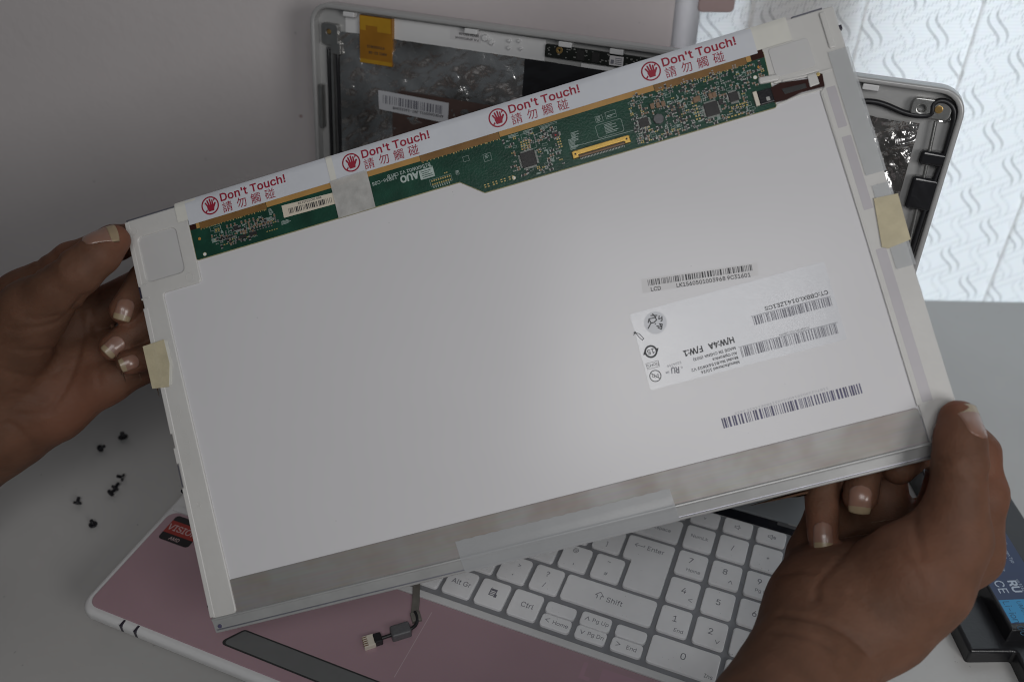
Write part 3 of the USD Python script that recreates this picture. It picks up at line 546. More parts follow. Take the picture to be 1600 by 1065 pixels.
bat = thing('battery_pack', 'black laptop battery with dark blue printed label, lying behind the right hand', 'battery', origin=(0, 0, T))
D0 = np.array((166.68, 12.77)); E1 = np.array([-0.42, 0.9075]); E2 = np.array([0.9075, 0.42])
def bp(*pts): return Polygon([tuple(D0 + E2 * x + E1 * y) for x, y in pts])
part('battery_body', slab(fillet(bp((-1.5, -4), (44, -4), (44, 150), (-1.5, 150)), 1), -27.6, -8.1, 1.2, 3), M['black_plastic'], bat, smooth=40)
ft_ = [(137.36, 21.33), (149.64, -5.37), (171.73, 3.94), (182.16, -22.62), (205.54, -3.66), (184.68, 61.45)]
part('battery_foot', slab(fillet(Polygon(ft_), 1.5), -27.8, -18, 2, 3), M['black_plastic'], bat, smooth=40)
lbl = part('battery_label', flat(bp((0, 0), (27, 0), (27, 140), (0, 140)), -8.02), M['battery_label'], bat)
part('blue_panel', flat(bp((0.4, 0.6), (26.6, 0.6), (26.6, 15), (0.4, 15)), -7.97), M['battery_blue'], lbl)
rd = math.degrees(math.atan2(-E1[1], -E1[0]))
def bt(txt, h, x, y, bold=0): 
    p = D0 + E2 * x + E1 * y; return polys(put(lettering(txt, h, bold, px=48), p[0], p[1], rd))
part('printed_text', flat(MultiPolygon(bt('Li-ion 00', 3.6, 2, 14.4) + bt('UM09H31', 2.4, 9.5, 14) + bt('10.8V', 2.4, 14.5, 14)), -7.93), M['battery_dark_print'], lbl)
part('printed_text', flat(MultiPolygon(bt('CE', 5, 3.4, 28, 0) + bt('RU', 4.4, 11.4, 27.6, 2) + bt('us E182', 1.5, 16.6, 28) + bt('65', 5, 19, 25, 0) + bt('EEEEE', 2.6, 7, 46) + sum([bt(t, 1.7, 9.6 + 2.6 * k, 52 + 3 * k) for k, t in enumerate(('per pericolosi', 'Caution du batterie', 'recommande par', 'Risque explosion', 'richtig verwenden Typ'))], []) + bt('der gleichwertigen Typ', 1.7, 22.6, 78)), -7.95), M['battery_print'], lbl)
# ---------------------------------------------------------------- the display panel (u along its long side, v up, h towards its back face)
PO = np.array((-202.52, -168.67, 27.88)) + [0, 0, T]; PU = np.array([[0.863196, -0.483367, 0.145766], [0.421504, 0.531053, -0.735063], [0.277896, 0.695944, 0.662144]])
pan = thing('display_panel', 'large white laptop display panel held up by both hands, green circuit board facing out', 'display panel', matrix=mat4(PU, PO))
PW, PH = 359.5, 209.5
part('chassis', slab(rrect(0.3, 1.0, PW - 0.3, PH - 0.2, 1.5), -5.2, -0.6, 0.4, 2, both=True), M['chassis'], pan, smooth=40)
part('screen_glass', slab(rrect(2, 3, PW - 2, PH - 1.5, 1), -5.6, -5.15, 0.15), M['screen_black'], pan)
part('reflector_sheet', slab(sbox(11, 20, 346, 203), -0.7, 0.0, 0.05), M['reflector'], pan)
# left plastic frame with its recess
fl = fillet(Polygon([(0.6, 7.4), (13.6, 7.4), (13.7, 11), (12.0, 168.4), (33.0, 168.4), (33.0, 209.2), (0.6, 209.2)]), 1.6).difference(rrect(5.0, 176.0, 25.6, 199.5, 2.5))
part('left_frame', slab(fl, -0.65, 1.0, 0.55, 3), M['frame_plastic'], pan, smooth=50)
part('frame_recess', slab(rrect(4.4, 175.4, 26.2, 200.1, 2.5), -0.6, 0.25, 0.05), M['recess_plastic'], pan)
part('outer_lip', slab(sbox(0.0, 8, 2.6, 163.5).difference(union_all([sbox(-1, 72, 1.1, 84), sbox(-1, 92, 1.0, 99)])), -3.6, 1.25, 0.35, 2), M['frame_plastic'], pan, smooth=40)
part('outer_lip', slab(sbox(0.0, 175.5, 2.4, 208.8), -3.6, 1.2, 0.35, 2), M['frame_plastic'], pan, smooth=40)
part('moulded_ring', slab(circle(27.5, 172.5, 2.2).difference(circle(27.5, 172.5, 1.85)), 0.9, 1.12, 0.05), M['frame_plastic'], pan)
part('moulded_ring', slab(circle(3.9, 203.2, 2.0).difference(circle(3.9, 203.2, 1.6)), 0.9, 1.12, 0.05), M['frame_plastic'], pan)
for (x, y) in ((2.8, 168.2), (2.8, 175.2)): part('frame_notch', slab(rrect(0.2, y - 0.5, 4.6, y + 0.5, 0.3), 0.9, 1.3, 0.2), M['frame_plastic'], pan)
part('edge_gap_block', slab(rrect(-0.5, 168.5, 1.5, 175, 0.3), -4, 0.6, 0.3), M['dark_gap'], pan)  # dark block set in where the frame edge has an open notch
part('edge_gap_block', slab(rrect(-0.3, 72.5, 1.1, 83.5, 0.3), -4, 0.5, 0.3), M['chassis'], pan)
part('edge_screw', slab(circle(-0.1, 70.5, 1.1, 12), -2.5, 0.9, 0.3), M['screw_black'], pan)
part('edge_screw', slab(circle(0.6, 13.6, 0.9, 12), -2.5, 1.2, 0.3), M['screw_black'], pan)
mold = [strokes([(0, 0), (2, 1.5)], [(0.4, 1.8), (1.8, 0)], w=0.16)] * 2
part('moulded_mark', slab(union_all([put(centred(lettering('>PC<', 2.4, 0, px=40)), 6.6, 108, 90), put(centred(lettering('WK 10', 3.0, 0, px=40)), 6.8, 88, 82), put(centred(lettering('A7', 2.2, 0, px=40)), 6.8, 62, 90), put(centred(lettering('VA', 3, 0, px=40)), 7.4, 97, 84)]), 0.9, 1.1, 0.03), M['frame_plastic'], pan)
# right plastic frame
fr = fillet(Polygon([(343.4, 6.8), (358.9, 6.8), (358.9, 209.2), (320.8, 209.2), (320.8, 188.0), (323.6, 186.0), (323.6, 181.6), (345, 181.6), (345, 174.2), (342.2, 172)]), 1.2)
part('right_frame', slab(fr, -0.65, 0.8, 0.5, 3), M['frame_plastic'], pan, smooth=50)
part('frame_panel', slab(rrect(325.5, 184.2, 343.8, 198.2, 1.4), 0.9, 1.12, 0.12), M['recess_plastic'], pan)
part('frame_post', slab(rrect(351.6, 190, 354.4, 207.5, 0.8), 0.9, 1.9, 0.5, 3), M['frame_plastic'], pan, smooth=40)
part('groove', slab(rrect(345.2, 25, 349.8, 95.5, 0.4), 0.7, 0.84, 0.03), M['groove_plastic'], pan)
part('groove', slab(rrect(345.4, 114, 349.6, 149, 0.4), 0.7, 0.84, 0.03), M['groove_plastic'], pan)
part('groove', slab(rrect(345.2, 153.4, 349.4, 173, 0.4), 0.7, 0.84, 0.03), M['groove_plastic'], pan)
part('inner_rib', slab(Polygon([(342.6, 24), (344.2, 24), (344.0, 171), (342.8, 171)]), 0.2, 0.95, 0.3), M['frame_plastic'], pan)
part('edge_gap_block', slab(rrect(358.4, 197.4, 359.9, 199.6, 0.2), -3, 0.8, 0.2), M['dark_gap'], pan)
# lower metal strip and its folded edge
part('metal_strip', slab(fillet(sbox(12.6, 6.5, 343.0, 23.4), 1.6), -0.65, 0.30, 0.2), M['strip_metal'], pan, smooth=40)
edge = MB(); xs = np.linspace(0.4, PW - 0.6, 60)
prof = [(7.6, 0.35), (7.1, 0.95), (6.5, 1.0), (6.1, 0.45), (5.4, 0.2), (0.4, -0.9), (0.0, -1.4), (0.0, -5.0)]
v = np.vstack([np.c_[xs, np.full(60, a), np.full(60, b)] for a, b in prof]); f = []
for i in range(len(prof) - 1):
    for k in range(59): a = i * 60 + k; f += [[a, a + 60, a + 1], [a + 1, a + 60, a + 61]]
part('lower_edge', edge.add(v, f), M['edge_metal'], pan, smooth=20)
part('upper_edge', slab(sbox(0.6, 208.9, 28, 210.1), -5, 0.3, 0.2), M['chassis'], pan)
part('upper_edge', slab(sbox(340, 208.9, 354, 210.1), -5, 0.3, 0.2), M['chassis'], pan)
part('corner_screw', slab(circle(3.4, 3.0, 1.0, 12), -1.2, 0.3, 0.2), M['blue_black_ink'], pan)
# ---- circuit board
bo = fillet(Polygon([(33.3, 198.2), (323.2, 198.2), (321.8, 171.0), (181.4, 171.2), (171.0, 179.7), (33.3, 179.7)]), 0.7)
holes = [(37.88, 181.45), (196.65, 174.02), (316.51, 187.28)]
for h_ in holes: bo = bo.difference(circle(h_[0], h_[1], 1.0, 14))
pcb = part('circuit_board', slab(bo, 0.1, 1.1, 0.08, 1), M['board_green'], pan)
part('board_rim', slab(bo.buffer(0.18).difference(bo.buffer(-0.05)), 0.1, 1.0, 0.05), M['board_edge'], pcb)
for h_ in holes: part('mounting_hole', slab(circle(h_[0], h_[1], 1.05, 14), 0.15, 0.9, 0.05), M['hole_white'], pcb)
for h_ in ((37.04, 189.74), (319.46, 191.42)): part('fiducial_dot', slab(circle(h_[0], h_[1], 0.8, 12), 1.0, 1.16, 0.05), M['orange_dot'], pcb)
Zb = 1.1
def chip(p, w, h, t=1.0, mat='chip_black', legs=0, rot=0, octo=False):
    g = rrect(-w / 2, -h / 2, w / 2, h / 2, 0.15, 1) if not octo else circle(0, 0, w / 2, 8)
    c = part('chip' if not octo else 'coil', slab(put(g, p[0], p[1], rot), Zb, Zb + t, 0.2), M[mat], pcb)
    if legs:
        mb = MB()
        for s in (-1, 1):
            for k in range(legs):
                q = (k - (legs - 1) / 2) * (w - 1.2) / max(legs - 1, 1)
                mb.box((p[0] + q, p[1] + s * (h / 2 + 0.45), Zb + 0.12), (w / legs * 0.45, 0.9, 0.16)); mb.box((p[0] + s * (w / 2 + 0.45), p[1] + q * h / w, Zb + 0.12), (0.9, h / legs * 0.45, 0.16))
        part('chip_legs', mb, M['solder'], pcb, kind='stuff')
chip((205.70, 180.67), 7.2, 7.2, 1.0, legs=16); chip((221.00, 188.29), 3.2, 2.4, 0.8, legs=4)
part('red_mark', flat(put(circle(0, 0, 0.7, 3), *(221.01, 187.97)), Zb + 0.84), M['red_mark'], pcb)
chip((262.21, 181.69), 4.6, 4.2, 0.9, legs=6); chip((269.12, 181.15), 5.0, 5, 1.4, 'part_grey', octo=True)
chip((293.66, 178.61), 6.4, 6.4, 0.9, legs=14, octo=False); chip((304.62, 181.20), 4.4, 4.4, 0.8, legs=8); chip((298.44, 180.60), 2.0, 2.6, 0.8)
for q in ((267.90, 187.93), (270.61, 187.72), (273.03, 187.60), (287.55, 184.97), (289.11, 185.12), (294.73, 184.63), (296.56, 184.69)):
    c = part('capacitor', slab(put(rrect(-0.9, -1.3, 0.9, 1.3, 0.2, 1), *q), Zb, Zb + 1.0, 0.2), M['part_tan'], pcb)
# gold socket
ga, gb = np.array((227.18, 176.08)), np.array((252.93, 175.91)); gm = (ga + gb) / 2
so = part('socket', slab(put(rrect(-13.4, -1.8, 13.4, 1.7, 0.3), *gm), Zb, Zb + 0.6, 0.1), M['chip_black'], pcb, label='long gold topped cable socket on the board')
part('socket_shell', slab(put(union_all([rrect(-13.6, -0.4, 13.6, 1.9, 0.4), rrect(-14.0, -1.7, -11.2, 1.7, 0.3), rrect(11.2, -1.7, 14.0, 1.7, 0.3)]), *gm), Zb + 0.4, Zb + 1.6, 0.35), M['gold'], so, smooth=40)
part('socket_lip', slab(put(sbox(-11, -1.7, 11, -0.9), *gm), Zb + 0.4, Zb + 1.0, 0.2), M['part_tan'], so)
sl2 = MB()
for k in range(30): sl2.box((gm[0] - 10.4 + k * 0.72, gm[1] - 2.3, Zb + 0.1), (0.3, 0.8, 0.14))
part('socket_pin', sl2, M['solder'], so, kind='stuff')
for s in (-1, 1): part('socket_screw', slab(circle(gm[0] + s * 12.4, gm[1] + 0.2, 0.5, 8), Zb + 1.5, Zb + 1.7, 0.05), M['screw_black'], so)
# backlight plug and its film cable
pc = np.array((314.00, 177.31))
part('plug_socket', slab(put(rrect(-0.9, -3.6, 1.0, 3.2, 0.2), *pc), Zb, Zb + 1.3, 0.2), M['connector_cream'], pcb)
bk = np.array((318.36, 176.89))
pl = part('plug_lock', slab(put(rrect(-3.4, -3.4, 3.2, 3.2, 0.4), *bk), Zb, Zb + 1.6, 0.4), M['black_plastic'], pcb, smooth=40)
part('plug_slot', slab(put(rrect(-0.2, -2.4, 1.4, -0.6, 0.2), *bk), Zb + 1.5, Zb + 1.66, 0.03), M['solder'], pcb)
fx = Polygon([(321.33, 180.05), (326.35, 180.99), (338.50, 179.03), (338.24, 175.03), (343.22, 175.02), (343.55, 180.26), (345.08, 179.46), (344.40, 174.02), (334.23, 174.41), (327.37, 173.11), (321.52, 173.37)]).buffer(0.3)
part('film_cable', slab(fx, 1.0, 1.5, 0.1), M['flex_dark'], pan)
part('film_stiffener', slab(Polygon([(326.15, 178.22), (336.92, 177.64), (336.89, 175.46), (326.86, 175.47)]), 1.45, 1.7, 0.05), M['chip_black'], pan)
part('film_tab', slab(Polygon([(338.91, 180.48), (342.39, 180.31), (342.58, 175.85), (338.67, 175.52)]).buffer(0.3), 1.0, 1.9, 0.3), M['frame_plastic'], pan, smooth=40)
part('film_contact', slab(circle(*(343.47, 179.97), 0.9, 10), 1.0, 1.9, 0.2), M['gold_pad'], pan)
cp = np.array((322.29, 184.49))
part('retainer_clip', slab(union_all([put(rrect(-5, -1.7, 4.4, 1.6, 1.2), cp[0], cp[1], -6)]), 0.6, 2.2, 0.8, 3), M['frame_plastic'], pan, smooth=50)
part('retainer_rib', slab(LineString([(327.49, 181.89), (338.99, 180.76), (350.12, 180.68)]).buffer(0.5, cap_style='flat'), 0.9, 1.5, 0.25), M['frame_plastic'], pan)
part('retainer_rib', slab(LineString([(322.64, 172.08), (333.36, 173.43), (345.58, 173.02), (345.83, 165.76)]).buffer(0.45), -0.1, 0.5, 0.25), M['frame_plastic'], pan)
# film bonds along the upper edge of the board
for x0, x1, m in ((33.4, 36.6, 'flex_dark'), (36.8, 38.6, 'flex_gold'), (38.8, 74.4, 'flex_brown'), (74.6, 155.0, 'flex_gold'), (155.2, 195.0, 'flex_brown'), (195.2, 271.0, 'flex_gold'), (271.2, 314.6, 'flex_brown'), (314.8, 317.0, 'flex_gold'), (317.2, 323.0, 'flex_dark')):
    wv = 194.4 if m == 'flex_brown' else 195.1
    part('film_bond', slab(sbox(x0, wv, x1, 203), 1.0, 1.22 if m != 'flex_brown' else 1.3, 0.04), M[m], pan)
# small parts soldered on the board: too small to pick apart one by one
rng = random.Random(11)
bodies = {k: MB() for k in ('part_tan', 'part_grey', 'chip_black', 'solder', 'gold_pad')}
silk = []
def smd(x, y, l, w, rot, m):
    c, s = (1, 0) if not rot else (0, 1)
    bodies[m].box((x, y, Zb + 0.22), (l * 0.62 if not rot else w, w if not rot else l * 0.62, 0.44))
    for e in (-1, 1): bodies['solder'].box((x + e * l * 0.42 * c, y + e * l * 0.42 * s, Zb + 0.2), (l * 0.22 if not rot else w * 1.05, w * 1.05 if not rot else l * 0.22, 0.42))
def pads(x, y, nx, ny, px_, py_, sx, sy, m='gold_pad'):
    for i in range(nx):
        for j in range(ny): bodies[m].box((x + i * px_, y + j * py_, Zb + 0.05), (sx, sy, 0.12))
def dashes(x, y, n, l, pitch, rot=0):
    for k in range(n): silk.append(sbox(x, y - k * pitch, x + l * rng.uniform(0.5, 1), y - k * pitch + 0.22) if not rot else sbox(x + k * pitch, y, x + k * pitch + 0.22, y + l * rng.uniform(0.6, 1)))
def frame(x0, y0, x1, y1, w=0.1): silk.append(sbox(x0, y0, x1, y1).difference(sbox(x0 + w, y0 + w, x1 - w, y1 - w)))
taken = set()
def scatter(x0, y0, x1, y1, n, avoid=(), lines=0.5):
    for _ in range(n):
        x, y = round(rng.uniform(x0, x1) / 1.25) * 1.25, round(rng.uniform(y0, y1) / 1.08) * 1.08
        if (x, y) in taken: continue
        taken.add((x, y))
        if any(abs(x - a) < b and abs(y - c) < d for a, b, c, d in avoid): continue
        t = rng.random(); rot = math.sin(x * 0.9 + y * 0.5) > 0
        if t < 0.20: smd(x, y, 1.5, 0.75, rot, 'part_tan')
        elif t < 0.42: smd(x, y, 1.1, 0.6, rot, 'part_grey')
        elif t < 0.62: smd(x, y, 1.9, 1.0, rot, 'chip_black')
        elif t < 0.78: pads(x, y, 2, rng.choice((1, 1, 2)), 0.9, 0.8, 0.55, 0.5, rng.choice(('gold_pad', 'solder')))
        elif t < 0.78 + 0.22 * lines * 2:
            w, h = rng.uniform(1.2, 2.8), rng.uniform(0.9, 1.9)
            if rng.random() < 0.5: frame(x, y, x + w, y + h)
            else: dashes(x, y, rng.choice((1, 2, 3)), w, 0.42, rng.random() < 0.4)
av = [(q[0], w, q[1], h) for q, w, h in (((205.70, 180.67), 5, 5), ((221.00, 188.29), 2.6, 2.2), ((262.21, 181.69), 3.4, 3.2), ((269.12, 181.15), 3.2, 3.2), ((293.66, 178.61), 4.4, 4.4), ((304.62, 181.20), 3.2, 3.2), ((316.51, 187.28), 2, 2), ((316.71, 177.40), 6.4, 5), ((196.65, 174.02), 2, 2))] + [(gm[0], 15, gm[1], 4)]
# left group
scatter(43, 186.4, 79, 189.0, 60, lines=0.9); scatter(44, 182, 66, 186.5, 46); scatter(55, 187.5, 78, 190.5, 40); 
for k in range(7): smd(52.5 + k * 2.1 if k < 3 else 54 + k * 2.1, 191.6 - 0.05 * k, 1.5, 0.8, True, 'part_tan')
for k in range(7): smd(66 + k * 1.5, 187.6, 1.5, 0.8, True, 'part_tan'); smd(66 + k * 1.5, 186.0, 1.2, 0.7, True, 'chip_black')
for k in range(5): smd(48.0 + k * 1.5, 186.2, 1.8, 0.9, True, 'chip_black'); 
for x in (58, 63.5): bodies['chip_black'].box((x + 1.4, 184.3, Zb + 0.35), (3.6, 1.6, 0.7)); pads(x, 182.8, 5, 1, 0.72, 1, 0.3, 0.5, 'solder')
frame(43.5, 191.6, 49, 194.2); frame(45.5, 190.2, 49.2, 193.2); pads(46.4, 191, 2, 2, 1.4, 0.9, 0.9, 0.6)
pads(49, 183.2, 4, 1, 1.5, 1, 0.8, 0.5); pads(72, 183.3, 5, 1, 1.3, 1, 0.7, 0.4)
for x, y in ((69, 191.5), (75, 193.8), (75, 192)): dashes(x, y, 3, 2.6, 0.55)
dashes(72, 189.8, 5, 6.5, 0.45); dashes(43, 187.5, 5, 5, 0.42); dashes(80, 186, 4, 5, 0.5)
# middle, round the large chip
scatter(196, 172.6, 222, 193, 120, av, 0.6); scatter(206, 186, 222, 193, 36, av)
for r_ in range(4): pads(204 + 0.1 * r_, 186.2 + r_ * 1.15, 4, 1, 1.25, 1, 0.8, 0.55)
for r_ in range(5): pads(221.3, 182.0 + r_ * 1.3, 2, 1, 1.1, 1, 0.7, 0.6)
for k in range(4): pads(182.4 + k * 4.1, 173.6 + 0.1 * k, 2, 2, 1.6, 1.1, 0.8, 0.5); 
pads(165, 186, 2, 1, 1, 1, 0.6, 0.5); pads(158.0, 183.9, 9, 1, 1.12, 1, 0.62, 0.75); pads(158.0, 182.2, 9, 1, 1.12, 1, 0.62, 0.75); frame(156.9, 181.4, 167.8, 184.8)
for k in range(8): silk.append(sbox(158.0 + k * 1.12, 180.3, 158.35 + k * 1.12, 181.2))
for x, y in ((155.5, 189.5), (158.4, 189.4), (170.2, 183.4)): frame(x, y, x + 1.6, y + 2.0); dashes(x + .2, y + 1.6, 3, 1.2, 0.5)
frame(185, 185.5, 188.8, 189.3); dashes(185.8, 188.4, 3, 2.2, 0.7); frame(175.3, 188.4, 178.2, 191)
dashes(199, 194.3, 3, 6, 0.55); dashes(206.5, 194.3, 3, 7, 0.55); dashes(215, 193.8, 3, 6, 0.55); frame(205, 185, 211, 193.4); frame(214.4, 193.8, 223.2, 194.6)
dashes(226, 184, 9, 5, 0.6); dashes(228, 186.8, 5, 4, 0.6)
frame(241, 188, 244.4, 191.2); dashes(241.5, 190.6, 4, 2.4, 0.65); frame(246, 188.4, 251, 191.8); dashes(246.5, 189.8, 2, 4, 0.6)
silk.append(fillet(sbox(240, 180.6, 252.6, 187.0), 1).difference(fillet(sbox(240, 180.6, 252.6, 187.0), 1).buffer(-0.12))); dashes(244, 186, 7, 6.5, 0.7)
silk.append(LineString([(226.6, 180.3), (256.6, 179.6)]).buffer(0.09))
# the crowded right end
scatter(257, 171.9, 312, 195.4, 560, av, 0.7); scatter(311, 183, 320.5, 194, 46, av); scatter(257, 172, 263, 188, 40, av); scatter(307, 171.8, 312, 175, 14, av)
pads(262.2, 177.6, 2, 4, 1.7, 1.5, 0.9, 0.7); pads(286, 176.0, 2, 6, 1.3, 1.6, 0.7, 0.7); pads(305, 175.8, 4, 2, 1.5, 1.2, 0.8, 0.6); pads(300, 172.6, 5, 1, 1.6, 1, 0.9, 0.6)
for k in range(6): bodies['chip_black'].box((279.2, 177.4 + k * 1.5, Zb + 0.3), (0.9, 0.9, 0.6))
# contact pads of the film bonds
for x0, x1 in ((39, 74), (156, 195), (272, 314)):
    x = x0
    while x < x1:
        bodies['gold_pad'].box((x, 194.2 + rng.uniform(-0.12, 0.12), Zb + 0.06), (rng.uniform(0.25, 0.7), rng.uniform(0.35, 0.8), 0.12)); x += rng.uniform(0.7, 2.2)
for k_, nm in (('part_tan', 'capacitors'), ('part_grey', 'coils'), ('chip_black', 'resistors'), ('solder', 'solder_joints'), ('gold_pad', 'gold_pads')):
    part(nm, bodies[k_], M[k_], pcb, kind='stuff')
sk = MB()
for g in silk: flat(g, Zb + 0.03, sk)
part('board_marking', sk, M['silk_white'], pcb, kind='stuff')
auo = (152.00, 190.04)
tx = [put(centred(lettering('AUO', 3.1, 4)), (147.80, 189.00)[0] + 0.0, (147.80, 189.00)[1], 180), put(lettering('B156XW02 V2 Ctrl B', 1.6, 1), *(159.32, 193.08), 180), put(lettering('15B36-C05', 1.6, 1), *(141.92, 191.75), 180)]
part('printed_text', flat(MultiPolygon(sum([polys(t) for t in tx], [])), Zb + 0.04), M['silk_white'], pcb)
qb = np.array((156.49, 188.36)); blk = sbox(qb[0] - 3.6, qb[1] - 2.4, qb[0] + 3.6, qb[1] + 2.4)
cut = union_all([sbox(qb[0] - 2.8 + rng.uniform(0, 1), qb[1] - 1.7 + k * 0.95, qb[0] + rng.uniform(1, 3), qb[1] - 1.35 + k * 0.95) for k in range(4)])
part('marking_block', flat(blk.difference(cut), Zb + 0.04), M['silk_white'], pcb)
bs = part('barcode_label', flat(Polygon([(82.10, 193.81), (109.20, 192.61), (109.47, 186.90), (81.95, 187.53)]), Zb + 0.05), M['cream_label'], pcb)
ba, bb = np.array((85.05, 189.11)), np.array((107.82, 188.38))
part('barcode', flat(affinity.rotate(barcode(ba[0], ba[1] - 0.4, bb[0] - ba[0], 2.7, 8, 0.22), math.degrees(math.atan2(bb[1] - ba[1], bb[0] - ba[0])), origin=tuple(ba)), Zb + 0.1), M['black_ink'], bs)
part('printed_text', flat(put(lettering('55.15T02.C01 OB4', 0.95, 1, px=40), ba[0] + 5.4, ba[1] + 2.8, -1), Zb + 0.1), M['black_ink'], bs)

# ---- tapes
def wavy(x0, x1, y0, y1, z, amp, step=1.5, seed=1, drop=0.0, top=None):
    xs = np.linspace(x0, x1, max(int((x1 - x0) / step), 2) + 1); ys = np.linspace(y0, y1, max(int((y1 - y0) / step), 2) + 1); X, Y = np.meshgrid(xs, ys)
    q = meshkit.noise(np.stack([X * 0.06, Y * 0.10, 0 * X + seed], -1), seed) + 0.4 * meshkit.noise(np.stack([X * 0.2, Y * 0.25, 0 * X + seed], -1), seed + 1)
    Z = z + amp * q
    if top is not None: Z = Z - np.clip(Y - top, 0, 9) ** 2 * drop
    n, m = X.shape; i = np.arange(n * m).reshape(n, m)
    f = np.concatenate([np.stack([i[:-1, :-1], i[:-1, 1:], i[1:, 1:]], -1).reshape(-1, 3), np.stack([i[:-1, :-1], i[1:, 1:], i[1:, :-1]], -1).reshape(-1, 3)])
    return trimesh.Trimesh(np.stack([X, Y, Z], -1).reshape(-1, 3), f, process=False)
wt_ = part('warning_tape', wavy(33.6, 320.6, 197.7, 210.9, 1.5, 0.10, 1.6, 3, 0.5, 209.6), M['warning_tape'], pan, smooth=True, label='long pale tape along the upper edge with red warnings')
part('tape_end', wavy(28.0, 39.4, 200.6, 210.9, 1.42, 0.14, 1.4, 5, 0.5, 209.6), M['tape_end'], pan, smooth=True)
part('tape_end', wavy(318.4, 337.0, 199.0, 210.6, 1.42, 0.14, 1.4, 6, 0.5, 209.6), M['tape_end'], pan, smooth=True)
hand = union_all([Polygon([(-1.35, -2.9), (1.5, -2.9), (2.0, -1.2), (1.9, 0.4), (-1.75, 0.4), (-1.8, -0.8)])] + [LineString([(x, 0), (x2, y2)]).buffer(0.40) for x, x2, y2 in ((-1.35, -2.2, 1.7), (-0.5, -1.1, 2.7), (0.45, 0.25, 3.1), (1.35, 1.45, 2.4))] + [LineString([(1.5, -1.3), (2.75, 0.7)]).buffer(0.45)])
slash = LineString([(-2.9, -2.9), (2.9, 2.9)])
icon = union_all([circle(0, 0, 4.65, 40).difference(circle(0, 0, 3.95, 40)), hand, slash.buffer(0.36).difference(hand.buffer(0.32))])
for k in range(4):
    cx = 46.5 + 75.1 * k; zt = 1.66
    g = polys(put(icon, cx, 204.3)) + polys(put(lettering("Don't Touch!", 3.75, 2, wide=1.12), cx + 5.6, 204.7))
    for q, ch in enumerate('請勿觸碰'): g += polys(put(centred(lettering(ch, 4.9, 0, True, px=96)), cx + 8.6 + 7.6 * q, 201.3))
    part('printed_warning', flat(MultiPolygon(g), zt), M['red_ink'], wt_)
part('clear_tape', wavy(109.0, 128.2, 179.2, 198.2, 1.75, 0.5, 0.9, 7), M['clear_tape'], pan, smooth=True)
part('clear_tape', wavy(109.4, 112.6, 198.2, 211, 1.7, 0.15, 0.9, 8, 0.5, 209.6), M['tape_end'], pan, smooth=True)
part('side_tape', wavy(350.4, 359.6, 128.8, 188.5, 1.35, 0.25, 1.4, 9), M['side_tape'], pan, smooth=True)
part('side_tape', wavy(351.6, 359.6, 113, 123.6, 1.35, 0.2, 1.4, 10), M['side_tape'], pan, smooth=True)
part('side_tape', wavy(351.2, 359.8, 84.5, 98, 1.35, 0.2, 1.4, 12), M['side_tape'], pan, smooth=True)
part('masking_tape', slab(Polygon([(350.70, 117.95), (361.32, 117.22), (360.69, 95.71), (350.42, 94.47), (347.96, 95.78)]), 1.2, 1.62, 0.08), M['masking_tape'], pan, label='yellowed masking tape on the right frame')
part('masking_tape', slab(Polygon([(-4.13, 145.14), (7.53, 145.61), (7.76, 133.02), (4.86, 121.98), (-3.88, 123.30)]), 1.2, 1.68, 0.08), M['masking_tape'], pan, label='yellowed masking tape on the left frame')
part('side_tape', slab(Polygon([(6.80, 145.48), (9.10, 144.86), (9.07, 132.67), (6.45, 122.87), (4.28, 122.46)]), 1.15, 1.5, 0.05), M['tape_end'], pan)
gt = MB()
gp = [(15.2, 0.50), (12, 0.48), (8.2, 0.55), (7.3, 1.12), (6.3, 1.18), (5.8, 0.65), (5.0, 0.36), (0.3, -0.75), (-0.15, -1.3)]
xs = np.linspace(0, 102.5, 52)
v = np.vstack([np.c_[127.2 + xs - 0.02 * a * 3, np.full(52, a) - (0.2 if i == 0 else 0) * np.sin(xs), np.full(52, b) + 0.04 * meshkit.noise(np.stack([xs * 0.15, xs * 0 + a, xs * 0], -1), 4)] for i, (a, b) in enumerate(gp)]); f = []
for i in range(len(gp) - 1):
    for k in range(51): a = i * 52 + k; f += [[a, a + 52, a + 1], [a + 1, a + 52, a + 53]]
part('grey_tape', gt.add(v, f), M['grey_tape'], pan, smooth=True, label='clear grey tape folded over the lower edge')

# ---- labels and printing on the white sheet
def bar_between(pa, pb, hgt, seed, unit, z, parent, mat='grey_ink', rule=False):
    pa, pb = np.array(pa), np.array(pb); L = np.linalg.norm(pb - pa); a_ = math.degrees(math.atan2(pb[1] - pa[1], pb[0] - pa[0]))
    g = barcode(0, 0, L, hgt, seed, unit); 
    if rule: g = union_all([g, sbox(-0.6, hgt + 0.15, L + 0.3, hgt + 0.35)])
    part('barcode', flat(put(g, pa[0], pa[1], a_), z), M[mat], parent)
    return a_
l1 = part('barcode_label', flat(Polygon([(241.76, 111.01), (294.17, 104.17), (293.12, 98.34), (240.60, 104.51)]), 0.06), M['label_dull'], pan)
a_ = bar_between((244.04, 107.11), (291.25, 101.17), 2.8, 4, 0.25, 0.1, l1, 'black_ink')
part('printed_text', flat(MultiPolygon(polys(put(lettering('LCD', 1.75, 1, px=48), *(244.50, 104.34), a_)) + polys(put(lettering('LK1560501003968 9C31601', 1.75, 1, px=48, wide=0.97), *(256.22, 102.91), a_))), 0.1), M['black_ink'], l1)
l2 = part('maker_label', slab(rrect(232.3, 60.2, 322.5, 96.6, 0.5), 0.0, 0.09, 0.02), M['label_paper'], pan, label='glossy white maker label with printed signs and two barcodes')
bar_between((285.29, 76.79), (320.68, 76.37), 4.0, 21, 0.24, 0.13, l2, 'grey_ink', True)
